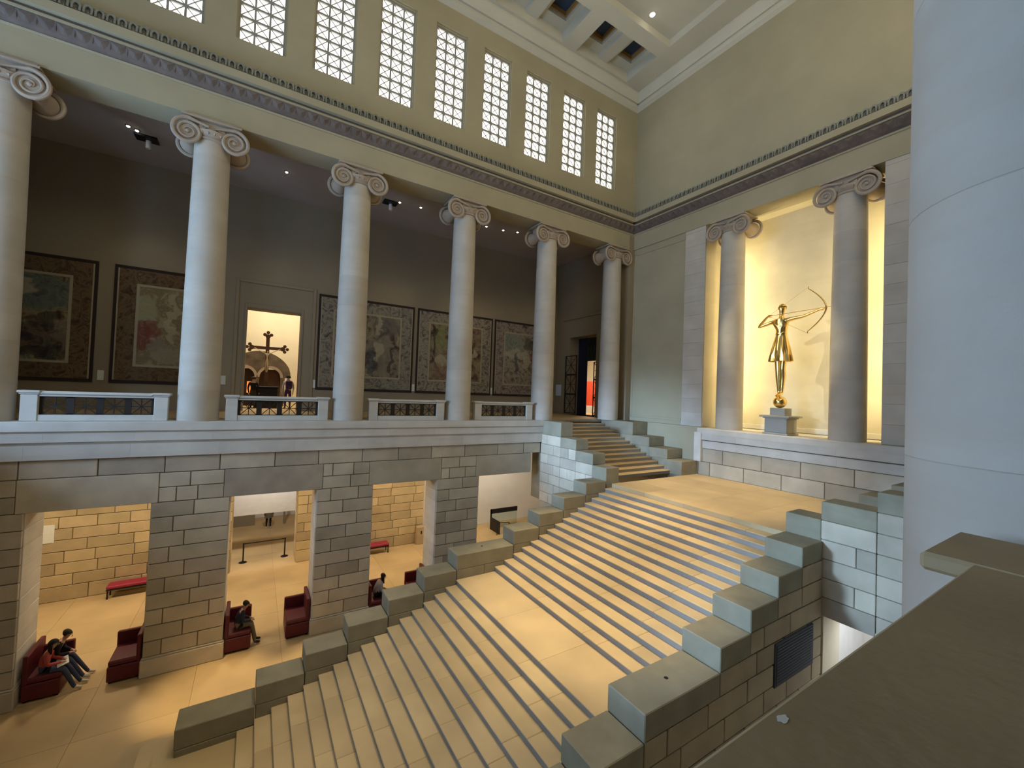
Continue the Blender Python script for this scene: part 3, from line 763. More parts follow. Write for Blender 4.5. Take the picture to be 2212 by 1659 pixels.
spots = [(CX[0], D, 0, 'limestone Ionic column cut by the left edge of the view'),
         (CX[1], D, 0, 'limestone Ionic column between the second tapestry and the lit doorway'),
         (CX[2], D, 0, 'limestone Ionic column just right of the lit gallery doorway'),
         (CX[3], D, 0, 'limestone Ionic column in front of the fourth tapestry'),
         (CX[4], D, 0, 'limestone Ionic column at the left head of the far upper flight'),
         (CX[5], D, 0, 'limestone Ionic column in the corner by the dark gallery door'),
         (EW+0.39, 13.55, -math.pi/2, 'limestone Ionic column on the left of the gilded statue'),
         (EW+0.39, 7.97, -math.pi/2, 'limestone Ionic column on the right of the gilded statue'),
         (3.83, 0.27, math.pi, 'close pale blue lit column at the right edge of the view')]
for i, (x, y, rz, lab) in enumerate(spots):
    c = proto if i == 0 else copy_tree(proto)
    c.location = (x, y, 0 if i not in (6, 7) else -0.03); c.rotation_euler = (0, 0, rz)
    props(c, lab, 'column', 'Ionic columns of the hall')

# ------------------------------------------------------------------ balustrades between the columns
def star_cell(mb, x0, x1, z0, z1, y, t=0.03):
    xm, zm = (x0+x1)/2, (z0+z1)/2
    mb.bar((x0, y, z0), (x1, y, z1), t, t); mb.bar((x0, y, z1), (x1, y, z0), t, t)
    mb.bar((xm, y, z0), (xm, y, z1), t*1.3, t); mb.bar((x0, y, zm), (x1, y, zm), t*1.8, t)
def balustrade(k, label, yc=20.99, sg=-1, grp='bronze grilled stone balustrades'):
    x0 = CX[k] + 0.90; x1 = CX[k+1] - 0.90; L = x1-x0
    b = empty('balustrade', (x0, yc, 0), label, 'balustrade', grp)
    for a in (0.03, L-0.45):
        cbox('post', a, a+0.42, -0.16, 0.16, 0, 0.93, M_smooth, b, 0.015)
        cbox('post_cap', a-0.07, a+0.49, -0.24, 0.24, 0.98, 1.07, M_smooth, b, 0.02)
        cbox('post_neck', a-0.035, a+0.455, -0.195, 0.195, 0.93, 0.98, M_smooth, b, 0.015)
    cbox('plinth_rail', 0.45, L-0.45, -0.13, 0.13, 0, 0.22, M_smooth, b, 0.012)
    cbox('top_rail', 0.49, L-0.49, -0.20, 0.20, 0.94, 1.05, M_smooth, b, 0.03)
    cbox('rail_mould', 0.45, L-0.45, -0.13, 0.13, 0.86, 0.94, M_smooth, b, 0.02)
    g0, g1 = 0.45, L-0.45; n = 4; gw = (g1-g0)/n
    mb = MB(); mb.box(g0, g1, -0.02, 0.02, 0.22, 0.25); mb.box(g0, g1, -0.02, 0.02, 0.82, 0.86)
    for i in range(n+1): mb.box(max(g0, g0+i*gw-0.10), min(g1, g0+i*gw+0.10), -0.02, 0.02, 0.22, 0.86)
    mb.build('grille_frame', M_bronze, b, fix=False)
    for i in range(n):
        mb = MB(); star_cell(mb, g0+i*gw+0.1, g0+(i+1)*gw-0.1, 0.25, 0.82, 0.0); mb.build('star_panel', M_bronze, b)
    return b
balustrade(0, 'stone balustrade with bronze grille below the two left tapestries')
balustrade(1, 'stone balustrade with bronze grille in front of the lit doorway')
balustrade(2, 'stone balustrade with bronze grille between the second and third full columns')
balustrade(3, 'stone balustrade with bronze grille nearest the far upper flight')
# near balustrade, under the camera (rail seen from above)
nb = empty('balustrade', (3.0, 0.27, 0), 'close balustrade rail, limestone browned as in shade, filling the lower right corner', 'balustrade')
L = 4.0
cbox('top_rail', -L, -0.5, -0.155, 0.155, 0.86, 0.95, M_rail_shade, nb, 0.012)
cbox('rail_mould', -L, -0.5, -0.115, 0.115, 0.78, 0.86, M_rail_shade, nb, 0.02)
cbox('post_cap', -0.60, -0.02, -0.30, 0.30, 0.88, 0.955, M_rail_shade, nb, 0.015)
MB().lathe([(0.0, 0.70), (0.20, 0.70), (0.20, 0.73), (0.22, 0.80), (0.27, 0.87), (0.28, 0.88), (0.0, 0.88)], 24, (-0.31, 0, 0)).build('post_neck', M_smooth, nb, True, fix=False)
cbox('post', -0.51, -0.11, -0.18, 0.18, 0, 0.74, M_smooth, nb, 0.015)
cbox('plinth_rail', -L, -0.5, -0.13, 0.13, 0, 0.22, M_smooth, nb, 0.012)
mb = MB()
for i in range(4): star_cell(mb, -L+0.1+i*0.85, -L+0.8+i*0.85, 0.22, 0.78, 0)
mb.build('grille', M_bronze, nb)

# ------------------------------------------------------------------ tapestries
def woven(name, blobs, base, seed, palette, scale=1.6, blob=0.62):
    """woven picture: noisy palette ground with soft-edged patches of colour (blob: cx, cz, rx, rz, colour)"""
    m, nt, b = new_mat(name); N = nt.nodes; Lk = nt.links
    tc = N.new('ShaderNodeTexCoord'); mp = N.new('ShaderNodeMapping'); mp.inputs['Location'].default_value = (seed*3.1, 0, seed*1.7)
    Lk.new(tc.outputs['Object'], mp.inputs[0])
    n1 = N.new('ShaderNodeTexNoise'); n1.inputs['Scale'].default_value = scale; n1.inputs['Detail'].default_value = 9; n1.inputs['Roughness'].default_value = 0.62; n1.inputs['Distortion'].default_value = 1.1
    Lk.new(mp.outputs[0], n1.inputs[0])
    cr_ = N.new('ShaderNodeValToRGB'); els = cr_.color_ramp.elements
    k = len(palette)
    while len(els) < k: els.new(0.5)
    for i, c in enumerate(palette): els[i].position = 0.30 + 0.42*i/(k-1); els[i].color = (*c, 1)
    Lk.new(n1.outputs[0], cr_.inputs[0]); out = cr_.outputs[0]
    n2 = N.new('ShaderNodeTexNoise'); n2.inputs['Scale'].default_value = 1.5; n2.inputs['Detail'].default_value = 5; Lk.new(mp.outputs[0], n2.inputs[0])
    sub = N.new('ShaderNodeVectorMath'); sub.operation = 'SUBTRACT'; sub.inputs[1].default_value = (0.5, 0.5, 0.5); Lk.new(n2.outputs['Color'], sub.inputs[0])
    sc = N.new('ShaderNodeVectorMath'); sc.operation = 'SCALE'; sc.inputs['Scale'].default_value = 1.5; Lk.new(sub.outputs[0], sc.inputs[0])
    ad = N.new('ShaderNodeVectorMath'); ad.operation = 'ADD'; Lk.new(tc.outputs['Object'], ad.inputs[0]); Lk.new(sc.outputs[0], ad.inputs[1])
    for (cx_, cz_, rx, rz, c) in blobs:
        a = N.new('ShaderNodeVectorMath'); a.operation = 'SUBTRACT'; a.inputs[1].default_value = (cx_, 0, cz_); Lk.new(ad.outputs[0], a.inputs[0])
        d_ = N.new('ShaderNodeVectorMath'); d_.operation = 'MULTIPLY'; d_.inputs[1].default_value = (1/rx, 0, 1/rz); Lk.new(a.outputs[0], d_.inputs[0])
        l_ = N.new('ShaderNodeVectorMath'); l_.operation = 'LENGTH'; Lk.new(d_.outputs[0], l_.inputs[0])
        r_ = N.new('ShaderNodeMapRange'); r_.inputs[1].default_value = 1.1; r_.inputs[2].default_value = 0.85; r_.inputs[4].default_value = blob; Lk.new(l_.outputs['Value'], r_.inputs[0])
        x = N.new('ShaderNodeMix'); x.data_type = 'RGBA'; Lk.new(r_.outputs[0], x.inputs[0]); Lk.new(out, x.inputs[6]); x.inputs[7].default_value = (*c, 1); out = x.outputs[2]
    Lk.new(out, b.inputs['Base Color']); b.inputs['Roughness'].default_value = 0.95; b.inputs['Specular IOR Level'].default_value = 0.1
    return m
PAL_B = [(0.04, 0.022, 0.015), (0.10, 0.06, 0.035), (0.17, 0.115, 0.06), (0.08, 0.045, 0.03), (0.25, 0.18, 0.10)]
M_edge = plain('tapestry_selvedge', (0.035, 0.022, 0.018), 0.95)
M_gbar = plain('tapestry_inner_band', (0.36, 0.30, 0.19), 0.95)
def tapestry(x0, x1, label, blobs, pal, seed, bord):
    W_, Hh = x1-x0, 6.1; zc = 4.42
    t = empty('tapestry', ((x0+x1)/2, YG-0.02, zc), label, 'tapestry', 'framed woven tapestries on the gallery wall')
    cbox('selvedge', -W_/2, W_/2, -0.06, 0.0, -Hh/2, Hh/2, M_edge, t, 0.01)
    mB = woven('tapestry_border', [], None, seed+0.37, bord, 2.0)
    e = 0.16; bw = 0.72
    for (a, b_, c, d) in ((-W_/2+e, W_/2-e, Hh/2-e-bw, Hh/2-e), (-W_/2+e, W_/2-e, -Hh/2+e, -Hh/2+e+bw), (-W_/2+e, -W_/2+e+bw, -Hh/2+e+bw, Hh/2-e-bw), (W_/2-e-bw, W_/2-e, -Hh/2+e+bw, Hh/2-e-bw)):
        box('border_band', a, b_, -0.068, -0.02, c, d, mB, t)
    i = e+bw; g = 0.12; X, Z = W_/2-i, Hh/2-i
    for (a, b_, c, d) in ((-X, X, Z-g, Z), (-X, X, -Z, -Z+g), (-X, -X+g, -Z+g, Z-g), (X-g, X, -Z+g, Z-g)):
        cbox('inner_band', a, b_, -0.080, -0.02, c, d, M_gbar, t, 0.008)
    for s_ in (-1, 1): cbox('outer_fillet', s_*(W_/2-e)-0.03, s_*(W_/2-e)+0.03, -0.075, -0.02, -Hh/2+e, Hh/2-e, M_gbar, t, 0.006)
    X -= g; Z -= g
    mp_ = woven('tapestry_picture', blobs, None, seed, pal, 1.5)
    box('picture', -X, X, -0.072, -0.02, -Z, Z, mp_, t)
dk, br, och, crm, grn, gb, red_, bl = (0.02,0.02,0.02), (0.12,0.07,0.045), (0.28,0.22,0.12), (0.45,0.38,0.25), (0.09,0.11,0.07), (0.10,0.13,0.12), (0.17,0.025,0.03), (0.05,0.07,0.08)
tapestry(-13.1, -7.0, 'leftmost tapestry, dark green and brown scene', [(1.2,1.2,1.2,0.9,gb), (0.3,1.4,0.6,0.7,crm), (1.4,-0.1,0.5,0.35,dk), (0.9,-1.0,1.2,0.8,(0.06,0.045,0.04)), (1.1,-1.7,1.2,0.35,dk), (1.9,-0.8,0.25,0.8,(0.22,0.16,0.11))], [dk, br, och, grn, crm], 1.0, PAL_B)
tapestry(-6.4, -0.2-2.9+0.9, 'second tapestry from the left, red robed scene with pale arch', [(-0.9,0.8,0.55,0.75,(0.34,0.33,0.18)), (0.3,0.6,0.2,1.6,crm), (-1.0,-0.5,0.55,0.8,red_), (-0.5,-0.2,0.4,0.35,(0.20,0.05,0.04)), (-0.3,-1.2,0.35,0.5,(0.25,0.2,0.15)), (0.3,-1.5,0.9,0.35,(0.3,0.27,0.18))], [br, och, (0.2,0.15,0.08), (0.34,0.28,0.17), och], 2.0, PAL_B)
tapestry(3.17, 9.4, 'third tapestry, grey brown scene with pale draped shape', [(1.3,1.5,0.8,0.9,(0.13,0.12,0.10)), (0.7,1.6,0.2,0.7,crm), (1.1,-0.6,0.5,1.3,(0.24,0.2,0.14)), (0.7,-0.3,0.3,0.7,crm), (0.2,-1.0,0.3,0.9,bl), (1.6,-0.8,0.15,1.2,dk)], [(0.06,0.05,0.045), br, (0.22,0.18,0.13), och, crm], 3.0, [(0.06,0.05,0.045), (0.16,0.13,0.10), (0.3,0.26,0.19), (0.12,0.10,0.08), (0.42,0.37,0.27)])
tapestry(9.64, 15.8, 'fourth tapestry, partly behind a column, with olive green drapery', [(-1.3,1.2,0.55,0.9,(0.24,0.25,0.09)), (-1.8,0.8,0.15,1.5,dk), (-1.2,-0.6,0.35,0.5,crm), (-1.3,-1.4,0.6,0.6,(0.24,0.14,0.09)), (1.5,0.1,0.2,0.5,(0.5,0.45,0.3))], [(0.05,0.04,0.035), br, (0.22,0.16,0.1), och, (0.30,0.24,0.15)], 4.0, [(0.06,0.05,0.04), (0.17,0.13,0.10), (0.33,0.28,0.20), (0.12,0.09,0.08), (0.40,0.35,0.25)])
tapestry(16.0, 22.0, 'tapestry farthest right, pale clouded sky scene', [(-1.4,1.4,1.3,0.7,(0.20,0.23,0.18)), (-0.8,0.4,1.3,0.4,(0.42,0.40,0.28)), (0.3,1.3,0.5,0.5,(0.06,0.05,0.05)), (-0.9,-0.5,0.25,0.9,(0.04,0.05,0.06)), (0.9,-0.3,0.3,1.2,(0.22,0.05,0.03)), (0.1,-0.2,0.4,0.6,crm)], [(0.09,0.07,0.055), (0.2,0.15,0.1), (0.33,0.28,0.2), (0.12,0.09,0.07), (0.45,0.4,0.28)], 5.0, [(0.06,0.045,0.045), (0.18,0.12,0.10), (0.32,0.26,0.19), (0.12,0.08,0.08), (0.38,0.32,0.23)])
for x, lab in ((-6.72, 'small pale wall card between the two left tapestries'), (-1.62, 'small pale wall card left of the lit doorway'), (3.06, 'small pale wall card beside the third tapestry'), (9.52, 'small pale wall card between third and fourth tapestries'), (15.88, 'small pale wall card between fourth and fifth tapestries')):
    o = cbox('wall_card', x-0.12, x+0.12, YG-0.025, YG+0.005, 1.48, 1.98, M_label, None, 0.006); props(o, lab, 'wall label', 'wall cards beside the tapestries')
o = cbox('notice_board', XG-0.03, XG+0.005, 27.87, 28.6, 1.55, 2.5, plain('notice_paper', (0.62, 0.66, 0.78), 0.8), None, 0.006); props(o, 'pale notice on the gallery end wall left of the dark door', 'notice')
o = cbox('wall_card', -8.72, -8.25, YB-0.03, YB-0.005, -6.75, -5.85, M_label, None, 0.006); props(o, 'pale card on the ambulatory wall in the left opening', 'wall label')

# gallery ceiling fittings
def track_box(x, y, lab):
    t = empty('ceiling_light_box', (x, y, 13.0), lab, 'light fitting', 'black ceiling light boxes')
    cbox('housing', -0.42, 0.42, -0.30, 0.30, -0.10, 0.0, M_black, t, 0.02)
    MB().lathe([(0.0, -0.46), (0.09, -0.46), (0.10, -0.40), (0.10, -0.10), (0.0, -0.10)], 14, (0.05, 0.1, 0)).build('lamp_can', M_white, t, True, fix=False)
track_box(-4.89, 25.6, 'black ceiling light box with white can over the two left tapestries')
track_box(6.47, 25.3, 'black ceiling light box just right of the second full column')
SPL = ['left one of the pair of tiny spotlights over the two left tapestries', 'right one of the pair of tiny spotlights over the two left tapestries', 'lone tiny spotlight high above the lit doorway', 'tiny spotlight beside the black box right of the second full column', 'tiny spotlight between the black box and the third full column', 'first tiny spotlight right of the third full column', 'second tiny spotlight right of the third full column', 'third tiny spotlight right of the third full column', 'fourth tiny spotlight right of the third full column', 'lone tiny spotlight right of the fourth full column']
for n, (x, y) in enumerate([(-5.41, 24.9), (-5.15, 25.1), (0.89, 25.1), (6.95, 24.95), (8.25, 24.85), (12.4, 24.9), (12.95, 24.95), (14.2, 24.8), (15.2, 24.5), (19.5, 24.8)]):
    t = empty('gallery_spotlight', (x, y, 13.0), SPL[n], 'spotlight', 'gallery ceiling spotlights')
    MB().lathe([(0.0, -0.03), (0.10, -0.03), (0.11, 0.0), (0.0, 0.0)], 14).build('trim_ring', M_black, t, True, fix=False)
    MB().lathe([(0.0, -0.07), (0.04, -0.065), (0.065, -0.045), (0.07, -0.03), (0.0, -0.03)], 14).build('lens', M_lamp, t, True, fix=False)
    spot('gallery_spot_light', (x, y, 12.9), (x+0.4, YG, 3.5), 75 if x < 0 else 95, (1.0, 0.88, 0.66), 55, 0.8, 0.1)
cl = empty('ceiling_spotlight', (18.48, 15.9, 23.75), 'round bright lamp recessed in the hall ceiling', 'ceiling lamp')
MB().lathe([(0.0, -0.03), (0.17, -0.03), (0.19, 0.0), (0.0, 0.0)], 20).build('trim_ring', M_white, cl, True, fix=False)
MB().lathe([(0.0, -0.09), (0.08, -0.08), (0.13, -0.05), (0.14, -0.03), (0.0, -0.03)], 20).build('lens', M_lamp, cl, True, fix=False)

# ------------------------------------------------------------------ gallery end door: gate leaf, dark reveal panel, lit room
gt = empty('gate_leaf', (XG-0.10, 26.55, 0.12), 'open bronze gate leaf of three star panels folded against the wall', 'gate')
def leaf(root, w, h, n=3):
    mb = MB(); t = 0.07; ch = h/n
    mb.box(-0.03, 0.03, -w/2, -w/2+t, 0, h); mb.box(-0.03, 0.03, w/2-t, w/2, 0, h)
    for i in range(n+1): mb.box(-0.03, 0.03, -w/2, w/2, max(0, i*ch-0.07), min(h, i*ch+0.07))
    mb.build('gate_frame', M_bronze, root, fix=False)
    for i in range(n):
        mb = MB(); a0, a1, z0, z1 = -w/2+t, w/2-t, i*ch+0.07, (i+1)*ch-0.07; ym, zm = 0, (z0+z1)/2
        mb.bar((0, a0, z0), (0, a1, z1), 0.03); mb.bar((0, a0, z1), (0, a1, z0), 0.03); mb.bar((0, ym, z0), (0, ym, z1), 0.03); mb.bar((0, a0, zm), (0, a1, zm), 0.03)
        mb.build('star_panel', M_bronze, root)
leaf(gt, 1.45, 4.8)
g2 = empty('gate_leaf', (XG+0.9, 24.35, 0.05), 'bronze gate leaf standing across the far lit doorway', 'gate'); leaf(g2, 1.1, 4.35)
M_navy = plain('dark_navy_reveal', (0.012, 0.012, 0.03), 0.8)  # dark sheet standing in for the dark inner door reveal
o = cbox('door_reveal_panel', XG+1.0, XG+1.1, 25.86, 27.3, 0, 6.6, M_navy, None, 0.01); props(o, 'tall dark navy panel inside the gallery end doorway', 'door panel')
tr = empty('transom_grille', (XG+1.02, 24.4, 4.5), 'dark transom grille above the far lit doorway', 'grille')
cbox('transom_panel', 0, 0.05, -0.8, 1.5, 0, 1.95, plain('dark_green_bronze', (0.03, 0.035, 0.018), 0.6), tr, 0.01)
mb = MB()
for i in range(6): mb.bar((-0.03, -0.75+0.35*i, 0.1), (-0.03, -0.4+0.35*i, 1.85), 0.035); mb.bar((-0.03, -0.75+0.35*i, 1.85), (-0.03, -0.4+0.35*i, 0.1), 0.035)
mb.build('lattice', M_bronze, tr)
wx = struct('wall_far_room', 'bright walls of the room beyond the gallery end door', 'wall')
box('room_panel', 31, 31.2, 20, 36, 0, 6.6, M_cream, wx); box('room_panel', XG+1.0, 31.2, 19.9, 20.0, 0, 6.6, M_cream, wx); box('room_panel', XG+1, 31.2, 36, 36.1, 0, 6.6, M_cream, wx)
box('room_soffit', XG+1, 31.2, 20, 36, 6.6, 6.7, M_cream, wx); box('room_floor', XG-0.1, 31.2, 20, 36, -0.3, 0, M_floor, wx)
area('far_room_light', (26.8, 29.0, 6.4), (27.0, 29.4, 0), 650, (1.0, 0.85, 0.65), 3, 3)
bn = empty('red_banner', (28.6, 0, 0), 'glowing orange red display banner in the far room', 'banner')
bn.location = (28.6, 31.0, 0.5)
cbox('banner_cloth', -0.05, 0.05, -0.75, 0.75, 0.15, 2.6, plain('orange_red_cloth', (0.85, 0.10, 0.04), 0.7), bn, 0.01)
cbox('banner_stand', -0.12, 0.12, -0.8, 0.8, -0.5, 0.15, M_white, bn, 0.02)

# ------------------------------------------------------------------ lit room: crucifix, double arch
cx = empty('crucifix', (0.56, 33.0, 0), 'tall wooden crucifix with pale carved figure and trefoil ends', 'crucifix')
def trefoil(mb, c, d, r=0.13):
    c = Vector(c); d = Vector(d); n = Vector((d.z, 0, -d.x))
    mb.lathe([(0.0, -0.04), (r*1.2, -0.04), (r*1.2, 0.04), (0.0, 0.04)], 12, c, 'y')
    for v in (d*r*2.1, n*r*1.5 + d*r*0.9, -n*r*1.5 + d*r*0.9): mb.lathe([(0.0, -0.04), (r*0.85, -0.04), (r*0.85, 0.04), (0.0, 0.04)], 10, c+v, 'y')
mb = MB(); mb.box(-0.11, 0.11, -0.04, 0.04, 0.0, 4.75); mb.box(-0.85, 0.85, -0.045, 0.045, 3.98, 4.18); mb.build('cross_beam', M_wood, cx, fix=False)
for c, d in (((0, 0, 4.88), (0, 0, 1)), ((-0.92, 0, 4.08), (-1, 0, 0)), ((0.92, 0, 4.08), (1, 0, 0))):
    mb = MB(); trefoil(mb, c, d); mb.build('trefoil', M_wood, cx, fix=False)
M_ivory = plain('pale_carving', (0.62, 0.52, 0.38), 0.7)
ar = empty('double_arch', (0.15, 35.2, 0), 'weathered grey double arched stone portal in the lit room', 'stone portal')
M_arch = stone('weathered_arch', (0.15, 0.115, 0.085), 0.3, 0.9, 0.4, 5)
mb = MB()
for x0 in (-1.75, -0.12, 1.5): box('pier', x0-0.14, x0+0.14, -0.2, 0.2, 0, 2.1, M_arch, ar)
for xc in (-0.93, 0.69):
    mb = MB(); V = []; F = []
    for i in range(15):
        a = math.pi*i/14; c_, s_ = math.cos(a), math.sin(a)
        for (ro, yy) in ((0.66, -0.22), (0.84, -0.22), (0.84, 0.22), (0.66, 0.22)): V.append((xc+ro*c_, yy, 2.1+ro*s_))
    for i in range(14):
        for k in range(4): F.append((i*4+k, i*4+(k+1) % 4, (i+1)*4+(k+1) % 4, (i+1)*4+k))
    mb.add(V, F).build('arch_ring', M_cap, ar)
def arch_low(x):
    for xc in (-0.93, 0.69):
        if abs(x-xc) < 0.80: return 2.1 + math.sqrt(0.80**2-(x-xc)**2)
    return 2.1
n = 40; mb = MB(); V = []; F = []
xs_ = [-2.0 + 4.0*i/n for i in range(n+1)]
for yy in (-0.14, 0.14):
    for x in xs_: V.append((x, yy, max(arch_low(x)+0.05, 2.45 + 1.55*max(0, math.sin(math.pi*(x+2.0)/4.0))**0.55)))
    for x in xs_: V.append((x, yy, arch_low(x)))
m_ = n+1
for o_ in (0, 2*m_):
    for i in range(n): F.append((o_+i, o_+i+1, o_+m_+i+1, o_+m_+i))
for i in range(n): F.append((i, i+1, 2*m_+i+1, 2*m_+i))
mb.add(V, F).build('tympanum', M_arch, ar)
box('arch_back_panel', -1.6, -0.25, 0.25, 0.32, 0, 2.7, plain('deep_brown_wood', (0.05, 0.035, 0.03), 0.9), ar); box('arch_back_panel', 0.0, 1.38, 0.25, 0.32, 0, 2.7, plain('carved_panel', (0.09, 0.055, 0.04), 0.9), ar)  # flat dark brown panels closing the two arch openings
o = cbox('lit_screen', -0.55, -0.05, 34.2, 34.28, 0.95, 1.75, plain('orange_screen', (0.8, 0.25, 0.08), 0.6, 0, (1.0, 0.35, 0.1), 0.8), None, 0.01); props(o, 'small orange glowing display in front of the double arch', 'display')
lec = empty('display_case', (0.5, 32.2, 0), 'low black display plinth at the foot of the crucifix', 'plinth')
cbox('case_body', -0.6, 0.75, -0.5, 0.5, 0, 1.35, M_black, lec, 0.03); cbox('case_top', -0.66, 0.81, -0.56, 0.56, 1.35, 1.45, M_black, lec, 0.02)

# ------------------------------------------------------------------ lower floor furniture
def sofa(name, loc, sx, label):
    """bench seat with back against a pier jamb: sx = +1 back on the +X side"""
    s = empty(name, loc, label, 'sofa', 'red upholstered benches in the openings')
    x0, x1 = (-0.95, 0.0) if sx > 0 else (0.0, 0.95)
    cbox('seat_base', x0, x1, 0.0, 1.45, 0.08, 0.62, M_red, s, 0.03)
    cbox('seat_cushion', x0+0.02, x1-0.02, 0.02, 1.30, 0.62, 0.82, M_red, s, 0.05)
    b0, b1 = (-0.14, 0.0) if sx > 0 else (0.0, 0.14)
    cbox('backrest', b0, b1, 0.0, 1.45, 0.62, 1.62, M_red, s, 0.03)
    cbox('armrest', x0, x1, 1.30, 1.45, 0.62, 1.30, M_red, s, 0.03)
    for (a, b) in ((x0+0.05, 0.08), (x1-0.13, 0.08), (x0+0.05, 1.30), (x1-0.13, 1.30)): cbox('foot', a, a+0.08, b, b+0.08, 0, 0.09, M_black, s, 0.005)
    return s
bx = lambda b, s: b + s*1.64
sofa('sofa', (bx(BAYS[2], -1)+0.12, 20.85, FL), -1, 'dark red sofa under the person in coral, left opening')
sofa('sofa', (bx(BAYS[2], 1)-0.04, 20.75, FL), 1, 'empty dark red sofa in the left opening')
sofa('sofa', (bx(BAYS[3], -1)+0.04, 20.78, FL), -1, 'dark red sofa under the person in navy, second opening')
sofa('sofa', (bx(BAYS[3], 1)-0.04, 20.78, FL), 1, 'empty dark red sofa in the second opening')
sofa('sofa', (bx(BAYS[4], -1)+0.04, 20.78, FL), -1, 'dark red sofa behind the parapet, third opening')
sofa('sofa', (bx(BAYS[4], 1)-0.04, 20.9, FL), 1, 'dark sofa peeping over the parapet right in the third opening')
def bench(x0, x1, y, lab):
    b = empty('bench', ((x0+x1)/2, y, FL), lab, 'bench', 'crimson benches along the ambulatory wall')
    w = (x1-x0)/2
    cbox('seat_cushion', -w, w, -0.32, 0.32, 0.50, 0.66, M_crimson, b, 0.04)
    cbox('seat_frame', -w, w, -0.30, 0.30, 0.42, 0.50, M_black, b, 0.01)
    for sx in (-1, 1):
        for sy_ in (-1, 1): cbox('leg', sx*(w-0.06)-0.03, sx*(w-0.06)+0.03, sy_*0.27-0.03, sy_*0.27+0.03, 0, 0.42, M_black, b, 0.005)
bench(-6.05, -3.9, 29.1, 'crimson cushioned bench at the wall in the left opening')
bench(6.2, 8.3, 29.0, 'crimson cushioned bench at the wall in the third opening')
def stanchion(x, y, lab):
    s = empty('stanchion', (x, y, FL), lab, 'stanchion', 'black barrier posts')
    MB().lathe([(0.0, 0), (0.22, 0), (0.22, 0.02), (0.05, 0.07), (0.0, 0.07)], 20).build('foot', M_black, s, True, fix=False)
    MB().lathe([(0.0, 0.05), (0.04, 0.05), (0.04, 1.12), (0.055, 1.13), (0.055, 1.20), (0.0, 1.21)], 14).build('post', M_black, s, True, fix=False)
stanchion(-0.22, 31.1, 'black barrier post nearer the left jamb of the passage')
stanchion(2.08, 31.1, 'black barrier post nearer the right jamb of the passage')
o = cbox('barrier_belt', -0.18, 2.04, 31.09, 31.11, 1.13+FL, 1.19+FL, M_black, None, 0.004); props(o, 'thin black belt stretched between the two barrier posts', 'barrier belt')
# glass railed stair in the white room
gs = empty('glass_railing', (17.0, 30.0, FL), 'dark framed glass railing round a stairwell by the white wall', 'railing')
mb = MB(); mb.box(0, 2.6, -0.05, 0.05, 1.5, 1.62); mb.box(0, 0.1, -0.05, 0.05, 0, 1.62); mb.box(0, 2.6, -0.05, 0.05, 1.25, 1.5); mb.build('frame', M_black, gs, fix=False)
box('glass_panel', 0.1, 2.6, -0.015, 0.015, 0.0, 1.25, M_glass, gs)
box('side_frame', 0.0, 0.06, -1.5, 0.0, 0.0, 1.0, M_black, gs)
mb = MB(); mb.bar((-0.2, -1.5, 0), (-0.2, -1.5, 0.95), 0.05); mb.bar((-0.2, -1.5, 0.95), (0.9, -1.5, 0.85), 0.05); mb.bar((0.9, -1.5, 0.85), (0.9, -1.5, 0.0), 0.05); mb.build('handrail', M_black, gs)
tb = empty('ticket_post', (10.75, YB-0.25, FL), 'short stone coloured post with socket at the ambulatory wall', 'post')
cbox('post_body', -0.28, 0.28, -0.2, 0.24, 0, 1.25, M_amb, tb, 0.02); cbox('socket', -0.03, 0.07, -0.215, -0.19, 0.75, 0.98, M_black, tb, 0.004)

# ------------------------------------------------------------------ statue pedestal
pd = empty('pedestal', (23.1, 10.77, -0.03), 'grey stone pedestal carrying the gilded figure', 'pedestal')
cbox('pedestal_base', -0.60, 0.60, -0.60, 0.60, 0, 0.10, M_ped, pd, 0.02)
cbox('pedestal_body', -0.53, 0.53, -0.53, 0.53, 0.10, 0.82, M_ped, pd, 0.02)
cbox('pedestal_mould', -0.60, 0.60, -0.60, 0.60, 0.82, 0.88, M_ped, pd, 0.02)
cbox('pedestal_cap', -0.72, 0.72, -0.72, 0.72, 0.88, 0.98, M_ped, pd, 0.02)
cbox('pedestal_block', -0.36, 0.36, -0.36, 0.36, 0.98, 1.36, M_ped, pd, 0.02)

# ------------------------------------------------------------------ figures
def figure(name, J, bones, loc, rz, scale, mats, label=None, cat=None, parent=None, sub=1):
    """One continuous skinned body. J: joint -> (x,y,z,radius); bones: list of (a,b,material index). x is forward."""
    keys = list(J); idx = {k: i for i, k in enumerate(keys)}
    me = bpy.data.meshes.new(name)
    me.from_pydata([J[k][:3] for k in keys], [(idx[a], idx[b]) for a, b, _ in bones], []); me.update()
    tmp = bpy.data.objects.new('tmp', me); col.objects.link(tmp)
    tmp.modifiers.new('skin', 'SKIN'); ss = tmp.modifiers.new('sub', 'SUBSURF'); ss.levels = sub; ss.render_levels = sub
    for i, k in enumerate(keys):
        r = J[k][3]; r = r if isinstance(r, tuple) else (r, r)
        me.skin_vertices[0].data[i].radius = r
        me.skin_vertices[0].data[i].use_root = (k == 'pelvis')
    dg = bpy.context.evaluated_depsgraph_get(); dg.update()
    ev = tmp.evaluated_get(dg); out = bpy.data.meshes.new_from_object(ev)
    bpy.data.objects.remove(tmp)
    out.materials.clear()
    for m in mats: out.materials.append(m)
    segs = [(Vector(J[a][:3]), Vector(J[b][:3]), mi) for a, b, mi in bones]
    for p in out.polygons:
        c = p.center; best = 1e9
        for a, b, mi in segs:
            d = b-a; t = max(0, min(1, (c-a).dot(d)/max(d.length_squared, 1e-9))); q = (c-a-d*t).length
            if q < best: best = q; p.material_index = mi
        p.use_smooth = True
    out.name = name
    o = link(name, out, None, parent, loc); o.rotation_euler = (0, 0, rz); o.scale = (scale,)*3
    if label: props(o, label, cat)
    return o
